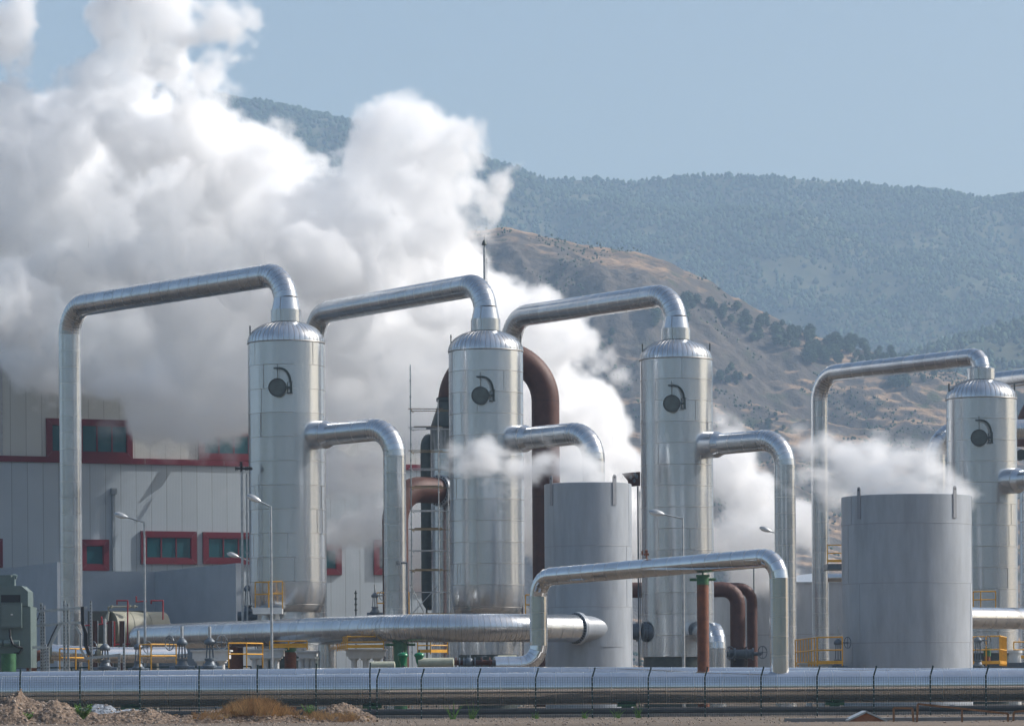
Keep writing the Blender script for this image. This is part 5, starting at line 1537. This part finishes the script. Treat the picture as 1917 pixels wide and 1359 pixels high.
# ================================================================== STEAM
def steam(name, label, blobs, vox, dens=1.0, namp=2.0, nsc=.16, billow=.9, bsc=.28, soft=.8, k=.6, warp=.8, alb=1.0, aniso=.1, streak=(1, 1, 1), inner=0., core=.2):
    vd = bpy.data.volumes.new(name)
    o = bpy.data.objects.new(name, vd)
    C.objects.link(o)
    tag(o, label, 'steam', None, 'stuff')
    mt = bpy.data.materials.new(name)
    mt.use_nodes = True
    n = mt.node_tree.nodes
    n.clear()
    pv = n.new('ShaderNodeVolumePrincipled'); out = n.new('ShaderNodeOutputMaterial')
    mt.node_tree.links.new(pv.outputs[0], out.inputs['Volume'])
    pv.inputs['Color'].default_value = (alb, alb, alb, 1)
    pv.inputs['Density'].default_value = 1.0
    pv.inputs['Anisotropy'].default_value = aniso
    vd.materials.append(mt)
    gt = bpy.data.node_groups.new(name, 'GeometryNodeTree')
    gt.interface.new_socket('Geometry', in_out='INPUT', socket_type='NodeSocketGeometry')
    gt.interface.new_socket('Geometry', in_out='OUTPUT', socket_type='NodeSocketGeometry')
    N, L = gt.nodes, gt.links
    go = N.new('NodeGroupOutput')
    pos = N.new('GeometryNodeInputPosition')
    def mth(op, a, b=None, c=None):
        x = N.new('ShaderNodeMath'); x.operation = op
        for i, v in enumerate((a, b, c)):
            if v is None: continue
            if isinstance(v, (int, float)): x.inputs[i].default_value = v
            else: L.new(v, x.inputs[i])
        return x.outputs[0]
    def vm(op, a, b):
        x = N.new('ShaderNodeVectorMath'); x.operation = op
        for i, v in enumerate((a, b)):
            if isinstance(v, tuple): x.inputs[i].default_value = v
            else: L.new(v, x.inputs[i])
        return x.outputs[0]
    sv_ = vm('MULTIPLY', pos.outputs[0], streak)
    # swirl the coordinates, then puff them out with layered billows and finer noise
    wn = N.new('ShaderNodeTexNoise'); wn.inputs['Scale'].default_value = nsc * 1.3; wn.inputs['Detail'].default_value = 6
    L.new(sv_, wn.inputs['Vector'])
    wv = N.new('ShaderNodeVectorMath'); wv.operation = 'SCALE'; wv.inputs[3].default_value = warp * 2
    L.new(vm('SUBTRACT', wn.outputs['Color'], (.5, .5, .5)), wv.inputs[0])
    wp_ = vm('ADD', sv_, wv.outputs[0])
    nz = N.new('ShaderNodeTexNoise'); nz.inputs['Scale'].default_value = nsc; nz.inputs['Detail'].default_value = 9; nz.inputs['Roughness'].default_value = .6
    L.new(wp_, nz.inputs['Vector'])
    vo = N.new('ShaderNodeTexVoronoi'); vo.feature = 'F1'; vo.inputs['Scale'].default_value = bsc; vo.inputs['Detail'].default_value = 3.5; vo.inputs['Roughness'].default_value = .55
    try: vo.normalize = False
    except Exception: pass
    L.new(wp_, vo.inputs['Vector'])
    sdf = None
    for c, r in blobs:
        d = N.new('ShaderNodeVectorMath'); d.operation = 'DISTANCE'
        L.new(pos.outputs[0], d.inputs[0]); d.inputs[1].default_value = c
        v = mth('SUBTRACT', d.outputs['Value'], r)
        sdf = v if sdf is None else mth('SMOOTH_MIN', sdf, v, k)
    nn = mth('MULTIPLY', mth('SUBTRACT', nz.outputs[0], .5), namp * 2)
    bl = mth('MULTIPLY', mth('SUBTRACT', .55, vo.outputs['Distance']), billow * 1.6)
    v = mth('SUBTRACT', mth('ADD', nn, bl), sdf)
    if inner:
        v = mth('MULTIPLY', v, 1 / soft)
        x = N.new('ShaderNodeClamp'); L.new(v, x.inputs[0])
        v = mth('MULTIPLY', mth('POWER', x.outputs[0], inner), dens)
    else:
        # cloud hollowed out inside so more light passes and its shaded side brightens
        mr = N.new('ShaderNodeMapRange'); mr.inputs[1].default_value = soft; mr.inputs[2].default_value = soft + 2.2; mr.inputs[3].default_value = dens; mr.inputs[4].default_value = dens * core
        L.new(v, mr.inputs[0])
        v = mth('MULTIPLY', v, 1 / soft)
        x = N.new('ShaderNodeClamp'); L.new(v, x.inputs[0])
        v = mth('MULTIPLY', x.outputs[0], mr.outputs[0])
    vc = N.new('GeometryNodeVolumeCube')
    L.new(v, vc.inputs['Density'])
    mar = min(namp, 2.2) + billow
    lo = [min(c[i] - r for c, r in blobs) - mar for i in range(3)]
    hi = [max(c[i] + r for c, r in blobs) + mar for i in range(3)]
    if name == 'steam_plume': lo[2] = max(lo[2], 3); hi[2] = min(hi[2], 52)
    vc.inputs['Min'].default_value = lo; vc.inputs['Max'].default_value = hi
    for i, a in enumerate('XYZ'): vc.inputs['Resolution ' + a].default_value = int((hi[i] - lo[i]) / vox)
    sm = N.new('GeometryNodeSetMaterial')
    L.new(vc.outputs[0], sm.inputs[0]); sm.inputs['Material'].default_value = mt
    L.new(sm.outputs[0], go.inputs[0])
    md = o.modifiers.new('steam_grid', 'NODES'); md.node_group = gt
    return o
def puffs(lst, seed, sub=5, core=.82, rs=(.28, .48)):
    rg_ = random.Random(seed); out = []
    for px, py, rr, D in lst:
        c = P(px, py, D); r = rr * D / F
        out.append((tuple(c), r * core))
        for _ in range(sub):
            v = Vector((rg_.gauss(0, 1), rg_.gauss(0, .8), rg_.gauss(0, 1))).normalized()
            out.append((tuple(c + v * r * .62), r * rg_.uniform(*rs)))
    return out
A = [(670, 900, 85, 238), (700, 965, 78, 238), (740, 1010, 62, 239), (650, 985, 50, 238), (790, 1050, 50, 239), (640, 860, 70, 238), (1010, 990, 55, 238), (915, 405, 62, 235), (950, 385, 44, 235), (890, 440, 60, 235), (0, 90, 85, 234), (25, 170, 85, 234), (100, 215, 75, 235), (60, 260, 90, 235), (185, 130, 85, 235), (210, 40, 75, 235), (440, 110, 60, 232), (765, 270, 65, 237), (830, 305, 55, 237), (725, 238, 48, 236), (800, 232, 48, 236), (852, 262, 36, 236), (20, 95, 55, 234), (-15, 60, 50, 234), (130, 150, 45, 235), (330, 20, 50, 234), (450, 110, 38, 232), (170, 40, 40, 234), (25, 30, 40, 232), (-10, 140, 70, 234), (20, 260, 95, 236), (0, 560, 70, 228), (45, 590, 70, 229), (80, 200, 60, 236), (-20, 400, 110, 236),
     (240, 30, 85, 234), (300, 10, 60, 235), (330, 110, 80, 233), (400, 130, 72, 232), (420, 70, 40, 232), (230, 150, 90, 235), (150, 240, 90, 236), (260, 270, 100, 233), (380, 230, 80, 232),
     (420, 320, 85, 233), (500, 300, 80, 233), (545, 290, 50, 233), (560, 350, 45, 233), (330, 400, 110, 236), (190, 400, 110, 238), (100, 330, 80, 236), (480, 410, 90, 235), (580, 410, 75, 237),
     (620, 350, 35, 236), (650, 400, 60, 237), (730, 240, 45, 236), (790, 240, 45, 236), (840, 290, 45, 236), (700, 300, 55, 236), (780, 330, 85, 236), (850, 360, 60, 236), (900, 410, 50, 235), (945, 395, 22, 235),
     (720, 420, 90, 237), (820, 450, 80, 236), (900, 460, 40, 235), (600, 500, 95, 235), (560, 460, 60, 232), (700, 540, 100, 238), (820, 560, 90, 237), (460, 540, 110, 237), (330, 540, 110, 238), (230, 490, 40, 231), (200, 520, 100, 238),
     (100, 480, 80, 237), (60, 520, 60, 234), (60, 660, 75, 238), (180, 680, 100, 239), (260, 720, 55, 232), (200, 700, 50, 232), (330, 660, 110, 239), (440, 700, 90, 238), (200, 760, 45, 239), (260, 780, 45, 238), (350, 770, 60, 238), (430, 790, 40, 236),
     (930, 560, 50, 236), (1000, 590, 50, 236), (940, 640, 90, 237), (1060, 640, 55, 237), (620, 640, 110, 238), (740, 680, 110, 239), (860, 700, 100, 238), (640, 780, 90, 239), (760, 800, 90, 239), (880, 820, 80, 238),
     (1000, 720, 100, 238), (1110, 690, 50, 237), (1160, 700, 55, 237), (1130, 780, 80, 238), (1040, 820, 80, 238), (1180, 870, 60, 238), (640, 880, 70, 239), (720, 950, 70, 240), (780, 1000, 60, 241), (1000, 930, 70, 239), (1120, 960, 60, 239),
     (660, 1000, 45, 240), (1010, 1030, 40, 240), (1180, 1000, 50, 240)]
A2 = [(690, 900, 100, 243), (770, 990, 80, 244), (640, 990, 55, 243), (1080, 930, 110, 243), (1160, 1030, 70, 244), (150, 690, 75, 243), (300, 750, 75, 242), (410, 770, 65, 242), (980, 1000, 60, 243), (860, 900, 90, 243), (130, 350, 190, 243), (330, 320, 170, 242), (450, 480, 170, 244), (650, 520, 150, 244), (150, 600, 170, 245), (380, 680, 170, 245), (620, 720, 150, 245), (800, 620, 150, 245), (950, 760, 130, 245), (1080, 800, 110, 244), (760, 400, 110, 243), (500, 330, 90, 241)]
steam('steam_plume', 'huge billowing white steam cloud rising behind the three tall columns at left', puffs(A, 5, 4, 1.02, (.3, .5)) + puffs(A2, 12, 0, 1), .18, dens=1.0, namp=5.4, nsc=.15, billow=.5, bsc=.6, soft=.7, k=1.4, warp=1.3, core=.03)
B = [(1345, 790, 42, 240), (1380, 800, 30, 240), (1360, 870, 70, 240), (1400, 920, 60, 240), (1380, 1000, 70, 241), (1450, 1000, 60, 241), (1490, 960, 35, 241), (1520, 1010, 40, 242), (1300, 930, 60, 241), (1460, 1060, 50, 242), (1400, 1060, 60, 242), (1350, 1010, 70, 242), (1360, 840, 60, 241), (1540, 1060, 30, 243)]
steam('steam_cloud', 'dense white steam cloud low behind the third column and its side pipe', puffs(B, 6, 4, 1.1), .21, dens=1.0, namp=4.0, nsc=.2, billow=.6, bsc=.4, soft=.9, k=.8, warp=1.2)
Cc = [(1060, 908, 30, 190), (1110, 908, 34, 190), (1150, 906, 24, 190), (1130, 905, 28, 190), (1080, 895, 30, 190), (1060, 875, 34, 189.5), (1010, 865, 34, 189.5), (1150, 890, 18, 190), (1020, 835, 16, 189), (960, 880, 36, 189), (910, 870, 34, 188.5), (870, 860, 26, 188.5), (845, 855, 24, 188), (940, 915, 26, 188.5), (985, 835, 18, 189), (900, 850, 30, 188.5), (1100, 870, 30, 190), (1000, 890, 30, 189), (930, 940, 14, 188.5)]
steam('steam_wisp', 'thin ragged steam drifting left off the narrower grey tank across the second column', puffs(Cc, 7, 3, 1.3), .10, dens=2.6, namp=2.4, nsc=.5, billow=.2, bsc=1.0, soft=1.3, k=.5, warp=.6, inner=1.3, streak=(.7, 1, 1.25))
Dd = [(1700, 925, 44, 180), (1655, 925, 42, 180), (1615, 915, 38, 180.3), (1780, 928, 32, 180), (1740, 880, 40, 180), (1790, 925, 26, 180), (1740, 915, 34, 180), (1700, 900, 40, 180), (1740, 870, 34, 180), (1780, 895, 26, 180), (1650, 890, 46, 180.5), (1690, 860, 36, 180), (1640, 850, 36, 181), (1590, 880, 50, 181.5), (1570, 850, 38, 182), (1540, 890, 44, 182.5), (1510, 850, 34, 183), (1490, 810, 22, 184), (1500, 900, 36, 183.5), (1540, 820, 20, 183), (1560, 930, 26, 182)]
steam('steam_wisp', 'broad soft steam drifting left off the widest grey tank across the thin pipe leg', puffs(Dd, 8, 3, 1.15), .12, dens=2.2, namp=2.9, nsc=.38, billow=.2, bsc=.8, soft=1.5, k=.5, warp=.6, inner=1.2, streak=(.7, 1, 1.25))
Ee = [(640, 830, 22, 193), (690, 815, 22, 193), (720, 830, 24, 193), (740, 860, 16, 193), (610, 815, 14, 195), (525, 735, 15, 196.5), (560, 770, 12, 196.5), (480, 740, 12, 197)]
steam('steam_wisp', 'faint steam veil on the first side pipe and the round hatch of the leftmost column', puffs(Ee, 9, 3, .7), .11, dens=.16, namp=.9, nsc=.8, billow=.3, bsc=1.2, soft=.9, k=.3, warp=.5, inner=1.4)
Gg = [(630, 900, 50, 236), (690, 930, 55, 237), (650, 1000, 45, 236), (720, 1010, 45, 237), (660, 1050, 25, 236), (690, 870, 50, 236), (780, 980, 50, 238), (770, 1060, 30, 239), (1020, 1000, 40, 236), (440, 860, 30, 236), (420, 900, 25, 236), (300, 850, 35, 237), (210, 800, 40, 237), (370, 830, 40, 237), (620, 960, 30, 235)]
steam('steam_wisp', 'loose torn steam hanging low before the hall wall, left and right of the leftmost column', puffs(Gg, 13, 4, 1.0), .17, dens=.5, namp=4.0, nsc=.3, billow=.3, bsc=.6, soft=1.8, k=.6, warp=1.2, inner=1.3)
Ff = [(1700, 610, 18, 700), (1740, 590, 18, 700), (1780, 600, 16, 700), (1660, 640, 14, 700)]
steam('steam_wisp', 'barely visible steam veil in front of the wooded hill at right', puffs(Ff, 10, 2, 1), .55, dens=.12, namp=2.6, nsc=.18, billow=.5, bsc=.3, soft=3, k=1, warp=1.5, inner=1.3)
# ================================================================== HAZE
mb = MB(); mb.box((-2500, -1400, -3), (2500, 5100, 760))
hz = build('haze', mb, bpy.data.materials.new('haze_air'))
tag(hz, None, None, None, 'stuff')
m = hz.data.materials[0]; m.use_nodes = True; n = m.node_tree.nodes; n.clear()
pv = n.new('ShaderNodeVolumePrincipled'); out = n.new('ShaderNodeOutputMaterial'); m.node_tree.links.new(pv.outputs[0], out.inputs['Volume'])
pv.inputs['Density'].default_value = .00018
pv.inputs['Color'].default_value = (.54, .75, 1, 1)
pv.inputs['Anisotropy'].default_value = 0
